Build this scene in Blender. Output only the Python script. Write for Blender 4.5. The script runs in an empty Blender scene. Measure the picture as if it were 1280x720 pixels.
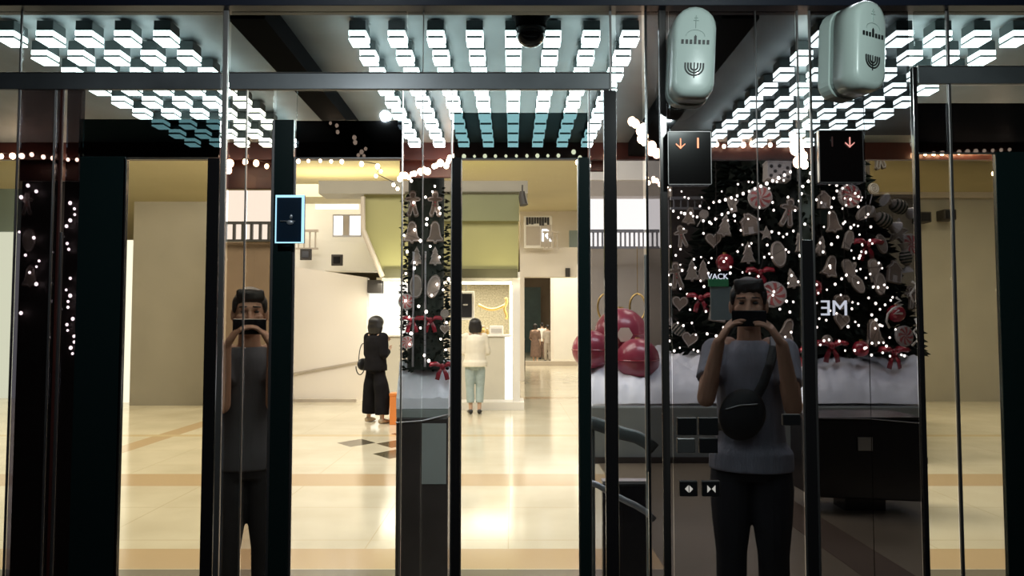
import bpy, bmesh, math, random
from mathutils import Vector, Matrix, noise
random.seed(7)
S = bpy.context.scene
C = S.collection
PI = math.pi

# ------------------------------------------------------------------ camera
F = 950.0
CAMZ = 1.55
HOR = 408.0
PIT = math.atan((HOR - 360) / F)
cp, sp = math.cos(PIT), math.sin(PIT)

def P(px, py, Y):
    u, v = (px - 640) / F, (360 - py) / F
    dx, dy, dz = u, cp - v * sp, sp + v * cp
    s = Y / dy
    return Vector((dx * s, Y, CAMZ + dz * s))

def X(px, Y, py=408):
    return P(px, py, Y).x

def Z(py, Y, px=640):
    return P(px, py, Y).z

cam_d = bpy.data.cameras.new('camera')
cam = bpy.data.objects.new('camera', cam_d)
C.objects.link(cam)
cam_d.sensor_width = 36
cam_d.lens = 36 * F / 1280
cam_d.clip_start = 0.02
cam.location = (0, 0, CAMZ)
cam.rotation_euler = (PI / 2 + PIT, 0, 0)
S.camera = cam

# ------------------------------------------------------------------ materials
def mat(name, col, rough=0.5, metal=0.0, var=0.0, scale=8.0, bump=0.0, emit=None, estr=0.0, spec=0.5, coat=0.0, sheen=0.0, aniso=None):
    m = bpy.data.materials.new(name)
    m.use_nodes = True
    nt = m.node_tree
    b = nt.nodes['Principled BSDF']
    c = (*col, 1)
    b.inputs['Base Color'].default_value = c
    b.inputs['Roughness'].default_value = rough
    b.inputs['Metallic'].default_value = metal
    b.inputs['Specular IOR Level'].default_value = spec
    b.inputs['Coat Weight'].default_value = coat
    b.inputs['Sheen Weight'].default_value = sheen
    if emit:
        b.inputs['Emission Color'].default_value = (*emit, 1)
        b.inputs['Emission Strength'].default_value = estr
    if var or bump:
        tc = nt.nodes.new('ShaderNodeTexCoord')
        n = nt.nodes.new('ShaderNodeTexNoise')
        n.inputs['Scale'].default_value = scale
        n.inputs['Detail'].default_value = 5
        if aniso:
            mp = nt.nodes.new('ShaderNodeMapping')
            mp.inputs['Scale'].default_value = aniso
            nt.links.new(tc.outputs['Object'], mp.inputs[0])
            nt.links.new(mp.outputs[0], n.inputs['Vector'])
        else:
            nt.links.new(tc.outputs['Object'], n.inputs['Vector'])
        if var:
            r = nt.nodes.new('ShaderNodeValToRGB')
            r.color_ramp.elements[0].position = 0.3
            r.color_ramp.elements[1].position = 0.7
            r.color_ramp.elements[0].color = (*[max(0, x * (1 - var)) for x in col], 1)
            r.color_ramp.elements[1].color = (*[min(1, x * (1 + var)) for x in col], 1)
            nt.links.new(n.outputs['Fac'], r.inputs[0])
            nt.links.new(r.outputs[0], b.inputs['Base Color'])
        if bump:
            bp = nt.nodes.new('ShaderNodeBump')
            bp.inputs['Strength'].default_value = bump
            bp.inputs['Distance'].default_value = 0.02
            nt.links.new(n.outputs['Fac'], bp.inputs['Height'])
            nt.links.new(bp.outputs[0], b.inputs['Normal'])
    return m

def emis(name, col, s):
    m = bpy.data.materials.new(name)
    m.use_nodes = True
    nt = m.node_tree
    nt.nodes.clear()
    o = nt.nodes.new('ShaderNodeOutputMaterial')
    e = nt.nodes.new('ShaderNodeEmission')
    e.inputs[0].default_value = (*col, 1)
    e.inputs[1].default_value = s
    nt.links.new(e.outputs[0], o.inputs[0])
    return m

def glass(name, t, gl=0.05, rough=0.02):
    """tinted sheet glass; t is what the whole pane (two faces) lets through"""
    m = bpy.data.materials.new(name)
    m.use_nodes = True
    nt = m.node_tree
    nt.nodes.clear()
    o = nt.nodes.new('ShaderNodeOutputMaterial')
    tr = nt.nodes.new('ShaderNodeBsdfTransparent')
    tr.inputs[0].default_value = (*[math.sqrt(x) for x in t], 1)
    g = nt.nodes.new('ShaderNodeBsdfGlossy')
    g.inputs['Color'].default_value = (0.9, 0.95, 1, 1)
    g.inputs['Roughness'].default_value = rough
    mx = nt.nodes.new('ShaderNodeMixShader')
    mx.inputs[0].default_value = gl
    nt.links.new(tr.outputs[0], mx.inputs[1])
    nt.links.new(g.outputs[0], mx.inputs[2])
    nt.links.new(mx.outputs[0], o.inputs[0])
    return m

M = {}
M['frame'] = mat('black_green_frame', (0.006, 0.014, 0.014), 0.18, 0.0, spec=0.6)
M['header'] = mat('header_dark', (0.010, 0.013, 0.024), 0.3)
M['beam'] = mat('beam_steel', (0.10, 0.108, 0.115), 0.35, 0.2, var=0.3, scale=5)
M['strip'] = mat('polished_strip', (0.55, 0.52, 0.5), 0.28, 0.9)
M['strip_dk'] = mat('dull_strip', (0.16, 0.15, 0.15), 0.35, 0.8)
M['blackpost'] = mat('black_post', (0.012, 0.011, 0.012), 0.15, spec=0.6)
M['greypost'] = mat('smoky_post', (0.05, 0.046, 0.045), 0.2, 0.6, var=0.5, scale=3, aniso=(14, 14, 0.5))
M['cabin'] = mat('cabin_dark', (0.012, 0.012, 0.014), 0.4)
M['canopy'] = mat('canopy_grey', (0.28, 0.325, 0.345), 0.45, 0.0, var=0.45, scale=1.6, aniso=(1.4, 1, 1))
M['canopybeam'] = mat('canopy_beam', (0.008, 0.009, 0.011), 0.9, spec=0.05)
M['lamphouse'] = mat('lamp_housing', (0.10, 0.12, 0.12), 0.4, 0.4)
M['lamp'] = emis('lamp_face', (0.82, 1.0, 0.98), 11.0)
M['maroon'] = mat('maroon_board', (0.055, 0.013, 0.010), 0.4, var=0.3, scale=6)
M['bulb'] = emis('warm_bulb', (1.0, 0.66, 0.42), 26)
M['treebulb'] = emis('tree_bulb', (1.0, 0.88, 0.76), 16)
M['wire'] = mat('dark_wire', (0.02, 0.015, 0.012), 0.6)
M['device'] = mat('mint_plastic', (0.56, 0.66, 0.62), 0.3, coat=0.3)
M['device2'] = mat('mint_plastic_band', (0.36, 0.45, 0.42), 0.35)
M['devdark'] = mat('slot_dark', (0.01, 0.012, 0.012), 0.5)
M['display'] = mat('display_glass', (0.004, 0.003, 0.003), 0.12, spec=0.5)
M['red_led'] = emis('orange_red_led', (1.0, 0.36, 0.2), 2.0)
M['pink_led'] = emis('pink_led', (1.0, 0.42, 0.36), 0.9)
M['button'] = mat('button_black', (0.008, 0.008, 0.009), 0.3)
M['button_sil'] = mat('button_silver', (0.22, 0.22, 0.22), 0.25, 0.8)
M['symbol'] = emis('button_symbol', (0.9, 0.88, 0.8), 0.45)
M['white'] = mat('white_paint', (0.82, 0.79, 0.74), 0.5, var=0.03, scale=2)
M['hoard'] = mat('hoarding_white', (0.80, 0.74, 0.68), 0.4, var=0.03, scale=1)
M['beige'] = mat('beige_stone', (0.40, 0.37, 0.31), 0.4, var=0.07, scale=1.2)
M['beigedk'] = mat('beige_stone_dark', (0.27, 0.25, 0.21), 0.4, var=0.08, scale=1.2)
M['whiteglow2'] = emis('glowing_shop_wall', (0.95, 1.0, 0.93), 0.8)  # wall glows by emission in place of shop lighting
M['shirtdk'] = mat('dim_shirt', (0.07, 0.07, 0.085), 0.85, var=0.12, scale=9)  # slate shirt darkened in colour for the dim reflection
M['brownwall'] = mat('brown_wall', (0.30, 0.235, 0.165), 0.5, var=0.1, scale=2)
M['greywall'] = mat('grey_wall', (0.46, 0.40, 0.34), 0.5, var=0.08, scale=2)
M['darkwall'] = mat('dark_atrium_wall', (0.030, 0.022, 0.019), 0.6, var=0.3, scale=2)
M['ochre'] = mat('ochre_ceiling', (0.60, 0.54, 0.36), 0.6, var=0.08, scale=0.4)
M['yellow'] = mat('yellow_bulkhead', (0.27, 0.255, 0.11), 0.5, var=0.06, scale=1)
M['olive'] = mat('olive_band', (0.16, 0.165, 0.085), 0.5, var=0.1, scale=1)
M['olivedk'] = mat('olive_edge', (0.055, 0.05, 0.02), 0.5)
M['cove'] = emis('cove_light', (1.0, 0.93, 0.7), 5.0)
M['whiteglow'] = emis('white_glow_surface', (1.0, 0.97, 0.86), 1.5)  # emission also makes lit walls and the doorway glow on their own
M['winglow'] = emis('lit_window', (1.0, 0.95, 0.90), 2.2)
M['vent'] = mat('dark_grille', (0.035, 0.03, 0.028), 0.6)
M['poster'] = mat('poster_black', (0.02, 0.02, 0.025), 0.3)
M['counter'] = mat('counter_beige', (0.60, 0.56, 0.47), 0.3, var=0.04, scale=2)
M['tealdoor'] = mat('teal_panel', (0.05, 0.11, 0.12), 0.4, var=0.2, scale=2)
M['corr'] = mat('corridor_wall', (0.42, 0.32, 0.24), 0.5, var=0.1, scale=1)
M['orange'] = mat('orange_card', (0.72, 0.23, 0.05), 0.5, var=0.04, scale=4)
M['snow'] = mat('cotton_snow', (0.80, 0.83, 0.90), 0.9, var=0.06, scale=6, bump=0.6)
M['plinth'] = mat('plinth_grey', (0.27, 0.30, 0.29), 0.45, var=0.08, scale=3)
M['plinthdk'] = mat('plinth_dark', (0.045, 0.038, 0.036), 0.25, var=0.25, scale=3)
M['needle'] = mat('fir_green', (0.012, 0.022, 0.014), 0.7, var=0.5, scale=3)
M['trunk'] = mat('trunk_brown', (0.06, 0.035, 0.02), 0.8)
M['ginger'] = mat('gingerbread', (0.21, 0.165, 0.13), 0.7, var=0.15, scale=6)
M['gingerpale'] = mat('gingerbread_pale', (0.28, 0.24, 0.20), 0.7, var=0.12, scale=6)
M['icing'] = mat('white_icing', (0.46, 0.43, 0.41), 0.5)
M['pred'] = mat('candy_red', (0.42, 0.10, 0.10), 0.3)
M['bauble'] = mat('red_bauble', (0.30, 0.02, 0.035), 0.2, coat=0.4)
M['pinkball'] = mat('crimson_ball', (0.27, 0.035, 0.065), 0.3, coat=0.3)
M['gold'] = mat('gold_metal', (0.75, 0.52, 0.2), 0.3, 0.9)
M['tag'] = mat('cream_tag', (0.72, 0.64, 0.52), 0.6)
M['greyrail'] = mat('dark_rail', (0.13, 0.14, 0.14), 0.3, 0.4)
M['palerail'] = mat('pale_rail', (0.40, 0.40, 0.43), 0.3, 0.6)
M['console'] = mat('console_black', (0.011, 0.010, 0.014), 0.25)
M['plate'] = mat('steel_plate', (0.45, 0.45, 0.44), 0.35, 0.6)
M['signwhite'] = emis('sign_white', (0.86, 0.92, 1.0), 3.4)
M['signgreen'] = mat('sign_green', (0.03, 0.16, 0.07), 0.5, emit=(0.05, 0.3, 0.12), estr=0.3)
M['tealglow'] = mat('teal_glass_panel', (0.22, 0.29, 0.30), 0.3)
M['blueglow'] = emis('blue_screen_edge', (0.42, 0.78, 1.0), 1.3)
M['screen'] = mat('screen_dark', (0.006, 0.016, 0.032), 0.2)
M['skin'] = mat('skin', (0.40, 0.22, 0.15), 0.55)
M['skin_l'] = mat('skin_light', (0.55, 0.36, 0.26), 0.55)
M['hair'] = mat('hair_black', (0.012, 0.010, 0.010), 0.45, var=0.4, scale=40, aniso=(1, 1, .2))
M['shirt'] = mat('slate_shirt', (0.23, 0.235, 0.29), 0.85, var=0.12, scale=9, bump=0.5, aniso=(4, 4, 0.6))
M['trouser'] = mat('dark_trousers', (0.016, 0.016, 0.022), 0.8, var=0.2, scale=9)
M['bag'] = mat('black_bag', (0.010, 0.010, 0.012), 0.5)
M['phone'] = mat('phone_black', (0.01, 0.01, 0.012), 0.15)
M['shoe'] = mat('shoe_dark', (0.02, 0.018, 0.018), 0.5)
M['blackcloth'] = mat('black_cloth', (0.008, 0.0075, 0.009), 0.9, var=0.3, scale=9, spec=0.1)
M['whitecloth'] = mat('cream_blouse', (0.80, 0.74, 0.62), 0.8, var=0.08, scale=6, bump=0.3)
M['denim'] = mat('pale_denim', (0.36, 0.44, 0.44), 0.8, var=0.1, scale=12)
M['tanshoe'] = mat('tan_shoe', (0.45, 0.35, 0.24), 0.6)
M['browndress'] = mat('brown_dress', (0.16, 0.10, 0.075), 0.8, var=0.2, scale=8)
M['greycloth'] = mat('grey_cloth', (0.40, 0.35, 0.30), 0.8, var=0.1, scale=8)
M['meshgold'] = mat('gold_mesh', (0.55, 0.49, 0.35), 0.4, var=0.3, scale=30)
M['ribbon'] = mat('white_ribbon', (0.8, 0.77, 0.72), 0.3)
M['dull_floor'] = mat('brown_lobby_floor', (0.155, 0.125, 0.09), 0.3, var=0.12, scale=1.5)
for k, t in dict(clear=(0.97, 0.97, 0.94), dark=(0.24, 0.235, 0.25), dark2=(0.19, 0.185, 0.195), mid=(0.52, 0.52, 0.54), strip=(0.86, 0.84, 0.86),
                 brown=(0.50, 0.44, 0.38), deep=(0.10, 0.09, 0.11), teal=(0.028, 0.046, 0.050), teal2=(0.010, 0.018, 0.020), black=(0.008, 0.009, 0.011), top=(0.62, 0.66, 0.66),
                 yell=(0.90, 0.86, 0.70), beigey=(0.84, 0.80, 0.66)).items():
    M['g_' + k] = glass('pane_' + k, t, 0.03 if k in ('clear', 'top', 'yell', 'beigey') else 0.045)

# ------------------------------------------------------------------ mesh builder
class MB:
    def __init__(s):
        s.v, s.f, s.mi = [], [], []
        s.cur = 0
    def _add(s, vs, fs):
        b = len(s.v)
        s.v += [tuple(x) for x in vs]
        s.f += [tuple(b + i for i in f) for f in fs]
        s.mi += [s.cur] * len(fs)
        return s
    def box(s, x0, x1, y0, y1, z0, z1):
        if x0 > x1: x0, x1 = x1, x0
        if y0 > y1: y0, y1 = y1, y0
        if z0 > z1: z0, z1 = z1, z0
        vs = [(x, y, z) for z in (z0, z1) for y in (y0, y1) for x in (x0, x1)]
        return s._add(vs, [(0, 2, 3, 1), (4, 5, 7, 6), (0, 1, 5, 4), (2, 6, 7, 3), (0, 4, 6, 2), (1, 3, 7, 5)])
    def hull8(s, q0, q1):
        """q0: near quad (4 pts), q1: far quad in the same order"""
        vs = list(q0) + list(q1)
        return s._add(vs, [(0, 1, 2, 3), (7, 6, 5, 4), (0, 4, 5, 1), (1, 5, 6, 2), (2, 6, 7, 3), (3, 7, 4, 0)])
    def prism(s, pts, d0, d1, M4=None):
        """polygon in the XZ plane (local), extruded along Y from d0 to d1"""
        n = len(pts)
        vs = [Vector((x, d0, z)) for x, z in pts] + [Vector((x, d1, z)) for x, z in pts]
        if M4 is not None: vs = [M4 @ v for v in vs]
        fs = [tuple(range(n)), tuple(range(2 * n - 1, n - 1, -1))]
        fs += [(i, i + n, (i + 1) % n + n, (i + 1) % n) for i in range(n)]
        return s._add(vs, fs)
    def vprism(s, pts, z0, z1):
        n = len(pts)
        vs = [(x, y, z0) for x, y in pts] + [(x, y, z1) for x, y in pts]
        fs = [tuple(range(n - 1, -1, -1)), tuple(range(n, 2 * n))]
        fs += [(i, (i + 1) % n, (i + 1) % n + n, i + n) for i in range(n)]
        return s._add(vs, fs)
    def loft(s, pts, rad, n=12, up=None, cap=True):
        """rings along pts; rad: list of r or (ra, rb); ra along the side axis, rb along the other one"""
        pts = [Vector(p) for p in pts]
        rings = []
        side = None
        for i, p in enumerate(pts):
            d = (pts[min(i + 1, len(pts) - 1)] - pts[max(i - 1, 0)])
            d = d.normalized() if d.length > 1e-9 else Vector((0, 0, 1))
            if side is None:
                ref = Vector(up) if up else (Vector((1, 0, 0)) if abs(d.x) < 0.9 else Vector((0, 1, 0)))
                side = (ref - d * ref.dot(d)).normalized()
            else:
                side = side - d * side.dot(d)
                side = side.normalized() if side.length > 1e-6 else Vector((1, 0, 0))
            ob = d.cross(side)
            r = rad[i] if isinstance(rad, (list, tuple)) else rad
            ra, rb = r if isinstance(r, (list, tuple)) else (r, r)
            rings.append([p + side * (math.cos(2 * PI * k / n) * ra) + ob * (math.sin(2 * PI * k / n) * rb) for k in range(n)])
        vs = [v for r in rings for v in r]
        fs = []
        for i in range(len(rings) - 1):
            for k in range(n):
                a, b = i * n + k, i * n + (k + 1) % n
                fs.append((a, b, b + n, a + n))
        if cap:
            fs.append(tuple(range(n - 1, -1, -1)))
            fs.append(tuple(range((len(rings) - 1) * n, len(rings) * n)))
        return s._add(vs, fs)
    def tube(s, pts, r, n=8):
        return s.loft(pts, [r] * len(pts), n)
    def capsule(s, a, ra, b, rb, n=12):
        a, b = Vector(a), Vector(b)
        d = (b - a)
        L = d.length
        d = d.normalized() if L > 1e-9 else Vector((0, 0, 1))
        pts, rad = [], []
        for t in (-0.98, -0.8, -0.5, 0): 
            pts.append(a + d * (ra * t)); rad.append(ra * math.sqrt(1 - t * t))
        for t in (0, 0.5, 0.8, 0.98):
            pts.append(b + d * (rb * t)); rad.append(rb * math.sqrt(1 - t * t))
        return s.loft(pts, rad, n)
    def ell(s, c, r, seg=14, ring=10, M3=None):
        c = Vector(c)
        vs, fs = [], []
        def q(x, y, z):
            v = Vector((x * r[0], y * r[1], z * r[2]))
            return c + (M3 @ v if M3 is not None else v)
        vs.append(q(0, 0, 1))
        for i in range(1, ring):
            t = PI * i / ring
            for k in range(seg):
                f = 2 * PI * k / seg
                vs.append(q(math.sin(t) * math.cos(f), math.sin(t) * math.sin(f), math.cos(t)))
        vs.append(q(0, 0, -1))
        for k in range(seg):
            fs.append((0, 1 + k, 1 + (k + 1) % seg))
        for i in range(ring - 2):
            for k in range(seg):
                a, b = 1 + i * seg + k, 1 + i * seg + (k + 1) % seg
                fs.append((a, a + seg, b + seg, b))
        e = len(vs) - 1
        for k in range(seg):
            fs.append((e, 1 + (ring - 2) * seg + (k + 1) % seg, 1 + (ring - 2) * seg + k))
        return s._add(vs, fs)
    def build(s, name, mats, parent=None, smooth=False, bevel=0.0, remesh=0.0, smoothit=0, origin=None):
        me = bpy.data.meshes.new(name)
        vs = s.v
        if origin is not None:
            o_ = Vector(origin)
            vs = [tuple(Vector(v) - o_) for v in s.v]
        me.from_pydata(vs, [], s.f)
        if not isinstance(mats, (list, tuple)): mats = [mats]
        for m in mats: me.materials.append(M[m] if isinstance(m, str) else m)
        for p, i in zip(me.polygons, s.mi):
            p.material_index = i
        bm = bmesh.new(); bm.from_mesh(me)
        bmesh.ops.recalc_face_normals(bm, faces=bm.faces)
        bm.to_mesh(me); bm.free()
        if smooth:
            for p in me.polygons: p.use_smooth = True
        me.update()
        o = bpy.data.objects.new(name, me)
        C.objects.link(o)
        if origin is not None: o.location = origin
        if parent: o.parent = parent
        if bevel:
            b = o.modifiers.new('bevel', 'BEVEL'); b.width = bevel; b.segments = 2; b.limit_method = 'ANGLE'
        if remesh:
            r = o.modifiers.new('remesh', 'REMESH'); r.mode = 'VOXEL'; r.voxel_size = remesh; r.use_smooth_shade = True
            if smoothit:
                q = o.modifiers.new('smooth', 'SMOOTH'); q.iterations = smoothit; q.factor = 0.5
        return o

def tag(o, label, cat, group=None, kind=None):
    o['label'] = label; o['category'] = cat
    if group: o['group'] = group
    if kind: o['kind'] = kind
    return o

def empty(name, loc=(0, 0, 0), rz=0.0):
    o = bpy.data.objects.new(name, None)
    C.objects.link(o)
    o.location = loc
    o.rotation_euler = (0, 0, rz)
    o.empty_display_size = 0.1
    return o

def copy_tree(o, parent=None):
    c = o.copy(); C.objects.link(c)
    if parent: c.parent = parent
    for ch in list(o.children):
        copy_tree(ch, c)
    return c

ORD = ['zeroth', 'first', 'second', 'third', 'fourth', 'fifth', 'sixth', 'seventh', 'eighth', 'ninth', 'tenth', 'eleventh', 'twelfth', 'thirteenth',
       'fourteenth', 'fifteenth', 'sixteenth', 'seventeenth', 'eighteenth', 'nineteenth', 'twentieth']

# ------------------------------------------------------------------ the lift front (facade) : plane Y = D
D = 1.85
ZTOP = Z(13, D)
HCEIL = 0.8
LZ = CAMZ + HCEIL           # underside of the lamps

def slab(name, px0, px1, y0, y1, m, t=0.02, yoff=0.0, label=None, cat='frame', bev=0.0):
    """upright bar of the lift front between pixel columns (taken at eye height) and rows"""
    x0, x1 = X(px0, D), X(px1, D)
    z1 = Z(y0, D)
    z0 = 0.0 if y1 >= 720 else Z(y1, D)
    o = MB().box(x0, x1, D + yoff, D + yoff + t, z0, z1).build(name, m, bevel=bev)
    tag(o, label or 'dark trim of the lift front', cat, kind='structure')
    return o

TN = [0]
def trim(px0, px1, y0, y1, m, label, t=0.007, yoff=-0.001):
    if t == 0.05: t, yoff = 0.014, -0.004
    TN[0] += 1
    return slab('trim_%d' % TN[0], px0, px1, y0, y1, m, t, yoff, label, 'trim', 0.0015)
WN = [0]
def pane(px0, px1, y0, y1, m, label, yoff=0.006):
    WN[0] += 1
    return slab('window_%d' % WN[0], px0, px1, y0, y1, 'g_' + m, 0.006, yoff, label, 'window pane')

# header along the top
trim(-60, 1340, -20, 13, 'header', 'dark blue header along the top of the lift front', 0.06, -0.03)
# clear/tinted panes from left to right
pane(-60, 13, 196, 720, 'yell', 'narrow clear pane at the far left of the lift front')
pane(-60, 13, 95, 194, 'top', 'transom pane at the far left')
pane(15, 59, 95, 720, 'deep', 'very dark tinted pane beside the far left seam')
pane(61, 67, 95, 720, 'deep', 'sliver of dark glass between two seams')
pane(74, 95, 95, 720, 'deep', 'dark tinted pane against the left black frame')
pane(154, 256, 198, 720, 'beigey', 'clear glass pane of the left bay')
pane(90, 268, 148, 196, 'teal2', 'dark teal transom above the left bay')
pane(90, 268, 112, 147, 'top', 'clear strip of glass over the left teal transom')
pane(281, 302, 112, 720, 'brown', 'brown tinted pane left of the seam')
pane(305, 336, 112, 720, 'brown', 'brown tinted pane right of the seam')
pane(340, 366, 112, 148, 'top', 'small transom pane over the green post')
pane(367, 500, 198, 720, 'clear', 'clear glass pane with view of the white hoarding')
pane(366, 501, 150, 196, 'black', 'black transom above the second clear pane')
pane(366, 501, 113, 149, 'top', 'grey strip of glass above the black transom')
pane(503, 526, 113, 720, 'strip', 'smoky pane left of the seam beside the middle opening')
pane(528, 563, 113, 720, 'strip', 'smoky pane left of the middle opening')
pane(577, 722, 199, 720, 'clear', 'clear glass of the middle opening')
pane(566, 736, 140, 197, 'teal', 'dark teal transom above the middle opening')
pane(566, 736, 113, 139, 'top', 'strip of clear glass over the middle teal transom')
pane(740, 756, 113, 720, 'mid', 'narrow tinted pane right of the middle opening')
pane(773, 806, 13, 720, 'mid', 'tinted pane with the red balls behind')
pane(812, 840, 13, 720, 'dark', 'dark sliver of glass beside the smoky post')
pane(841, 1002, 13, 720, 'dark', 'wide dark glass pane with the lift buttons')
pane(1022, 1088, 13, 720, 'dark2', 'dark glass pane right of the double seam')
pane(1088.3, 1147, 13, 167.5, 'dark2', 'small dark pane above the clear light by the right bay')
pane(1088.3, 1147, 168, 242, 'beigey', 'small clear light left of the right bay')
pane(1088.3, 1147, 242.5, 720, 'dark2', 'tall narrow dark pane left of the right bay')
pane(1155, 1193, 192, 720, 'beigey', 'clear pane left of the right hand seam')
pane(1198, 1250, 192, 720, 'beigey', 'clear pane right of the right hand seam')
pane(1155, 1340, 128, 190, 'black', 'black transom above the right bay')
pane(1155, 1340, 106, 127, 'top', 'clear strip above the right black transom')
for a, b in ((-60, 13), (15, 271), (281, 505), (507, 764), (1155, 1340)):
    pane(a, b, 13, 91, 'top', 'upper transom pane starting at column %d of the front' % (len(C.objects)))
# frames and seams
trim(13, 15, 13, 720, 'strip_dk', 'thin steel seam at the far left')
trim(59, 61, 95, 720, 'strip_dk', 'thin steel seam in the dark left panes')
trim(67, 71, 95, 720, 'maroon', 'brown edge beside the dark left panes')
trim(71, 74, 290, 720, 'strip_dk', 'steel strip low on the dark left panes')
trim(95, 153, 196, 720, 'frame', 'broad black green post left of the left bay', 0.05, -0.02)
trim(150, 154, 198, 720, 'blackpost', 'slim inner edge of the left bay', 0.05, -0.02)
trim(256, 271, 198, 720, 'blackpost', 'black post right of the left bay', 0.05, -0.02)
trim(272, 279, 13, 720, 'strip', 'bright polished corner strip on the left', 0.009, -0.003)
trim(302.5, 304.5, 112, 720, 'strip', 'fine bright seam in the brown panes')
trim(336, 340, 150, 720, 'strip_dk', 'grey edge of the green post')
trim(340, 364, 150, 720, 'frame', 'black green post left of the second clear pane', 0.05, -0.02)
trim(364, 367, 196, 720, 'strip_dk', 'steel bead of the second clear pane')
trim(500.5, 502.5, 113, 720, 'strip', 'thin steel seam right of the second clear pane')
trim(526.3, 527.8, 13, 360, 'strip_dk', 'fine seam in the smoky pane')
trim(563, 565, 113, 720, 'strip', 'steel bead left of the middle opening')
trim(565, 576, 197, 720, 'blackpost', 'black post left of the middle opening', 0.05, -0.02)
trim(575.5, 577, 197, 720, 'strip_dk', 'inner bead left of the middle opening')
trim(722.5, 724, 197, 720, 'strip', 'inner bead right of the middle opening')
trim(724, 737, 197, 720, 'frame', 'black green post right of the middle opening', 0.05, -0.02)
trim(737, 739, 113, 720, 'strip_dk', 'steel bead right of the middle opening')
trim(756, 772, 113, 720, 'blackpost', 'black post among the panes right of the middle', 0.014, -0.004)
trim(764, 767, 13, 113, 'strip_dk', 'steel seam at the end of the upper transoms')
trim(806, 809, 318, 590, 'strip', 'short bright strip beside the smoky post')
trim(809, 812, 13, 720, 'blackpost', 'black edge of the smoky post')
trim(827, 836, 13, 720, 'greypost', 'smoky steel post left of the lift buttons', 0.012, -0.004)
trim(950, 951.2, 13, 330, 'strip_dk', 'hair thin joint in the wide dark glass')
trim(1002.5, 1005, 13, 720, 'strip_dk', 'left strip of the double seam')
trim(1005, 1018, 300, 720, 'blackpost', 'black gap of the double seam')
trim(1018, 1021, 13, 720, 'strip_dk', 'right strip of the double seam')
trim(1148, 1154, 84, 720, 'blackpost', 'black edge left of the right bay', 0.05, -0.02)
trim(1193.5, 1197.5, 13, 720, 'strip_dk', 'seam through the right bay')
trim(1250, 1345, 190, 720, 'frame', 'broad black green post at the far right', 0.05, -0.02)
# horizontal beams
trim(-60, 271, 92, 112, 'beam', 'steel beam across the front on the left', 0.05, -0.02)
trim(281, 764, 92, 112, 'beam', 'steel beam across the front in the middle', 0.05, -0.02)
trim(1155, 1345, 84, 105, 'beam', 'steel beam across the front on the right', 0.05, -0.02)
for a, b, y in ((-60, 271, 92), (281, 764, 92), (1155, 1345, 84)):
    trim(a, b, y - 1.2, y, 'strip', 'bright lip on top of the steel beam, %s' % {-60: 'left', 281: 'middle', 1155: 'right'}[a], 0.016, -0.006)
for a, b, y in ((153, 256, 197), (366, 501, 196.5), (576, 723, 197.5), (1154, 1250, 190.5)):
    trim(a, b, y, y + 2, 'strip_dk', 'steel bead over the opening starting %s' % {153: 'left', 366: 'second from left', 576: 'middle', 1154: 'right'}[a])

# cabin the camera stands in
def setting(name, mb, m, label, cat, **k):
    o = mb.build(name, m, **k)
    tag(o, label, cat, kind='structure')
    return o
CX, CB = 1.5, -0.7
setting('floor_cabin', MB().box(-CX, CX, CB, D - 0.05, -0.05, 0), 'cabin', 'dark floor of the lift', 'floor')
setting('ceiling_cabin', MB().box(-CX, CX, CB, D - 0.05, 2.42, 2.47), 'cabin', 'dark ceiling of the lift', 'ceiling')
setting('wall_cabin_left', MB().box(-CX - 0.05, -CX, CB, D + 0.03, 0, 2.45), 'cabin', 'dark left wall of the lift', 'wall')
setting('wall_cabin_right', MB().box(CX, CX + 0.05, CB, D + 0.03, 0, 2.45), 'cabin', 'dark right wall of the lift', 'wall')
setting('wall_cabin_back', MB().box(-CX, CX, CB - 0.05, CB, 0, 2.45), 'cabin', 'dark back wall of the lift', 'wall')

# ------------------------------------------------------------------ reflected lift ceiling with its lamps, built as a canopy
YC0, YC1 = 1.93, 3.52
setting('ceiling_canopy', MB().box(-2.5, 2.6, YC0, YC1, LZ + 0.06, LZ + 0.10), 'canopy', 'grey reflected ceiling built as a canopy over the lift front', 'ceiling')
for nm, a, b in (('left', -0.92, -0.80), ('right', 0.68, 0.80)):
    setting('trim_canopy_' + nm, MB().box(a * HCEIL, b * HCEIL, YC0, YC1, LZ - 0.005, LZ + 0.059), 'canopybeam', 'dark beam under the canopy, ' + nm, 'beam')
setting('trim_canopy_cross', MB().box(-2.5, 2.6, YC1 + 0.001, YC1 + 0.03, LZ - 0.02, LZ + 0.10), 'maroon', 'maroon far edge of the canopy', 'beam')
lw, ld, lh = 0.047, 0.062, 0.055
def make_lamp():
    h = MB().box(-lw / 2, lw / 2, -ld / 2, ld / 2, 0.026, lh).build('ceiling_lamp', 'lamphouse', bevel=0.002)
    b = MB()
    b.box(-lw / 2, lw / 2, -ld / 2, ld / 2, 0.0, 0.004)
    d = b.build('diffuser', 'lamp', h)
    b = MB().box(-lw / 2, lw / 2, -ld / 2, ld / 2, 0.0125, 0.0255)
    b.build('light_band', 'lamp', h)
    b = MB().box(-lw / 2 + 0.002, lw / 2 - 0.002, -ld / 2 + 0.002, ld / 2 - 0.002, 0.0042, 0.0123)
    b.build('groove', 'lamphouse', h)
    return h
lamp0 = make_lamp()
first = True
blocks = {'left': range(-13, -8), 'middle': range(-4, 4), 'right': range(8, 14)}
for r in range(9):
    yy = 2.115 + 0.152 * r
    for bl, ks in blocks.items():
        for j, k in enumerate(ks):
            o = lamp0 if first else copy_tree(lamp0)
            first = False
            o.location = (0.0045 + 0.1365 * k * HCEIL, yy, LZ)
            tag(o, 'square white ceiling lamp, %s from left in %s row from the front, %s block' % (ORD[j + 1], ORD[r + 1], bl), 'ceiling lamp', 'lamps under the canopy')

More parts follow.
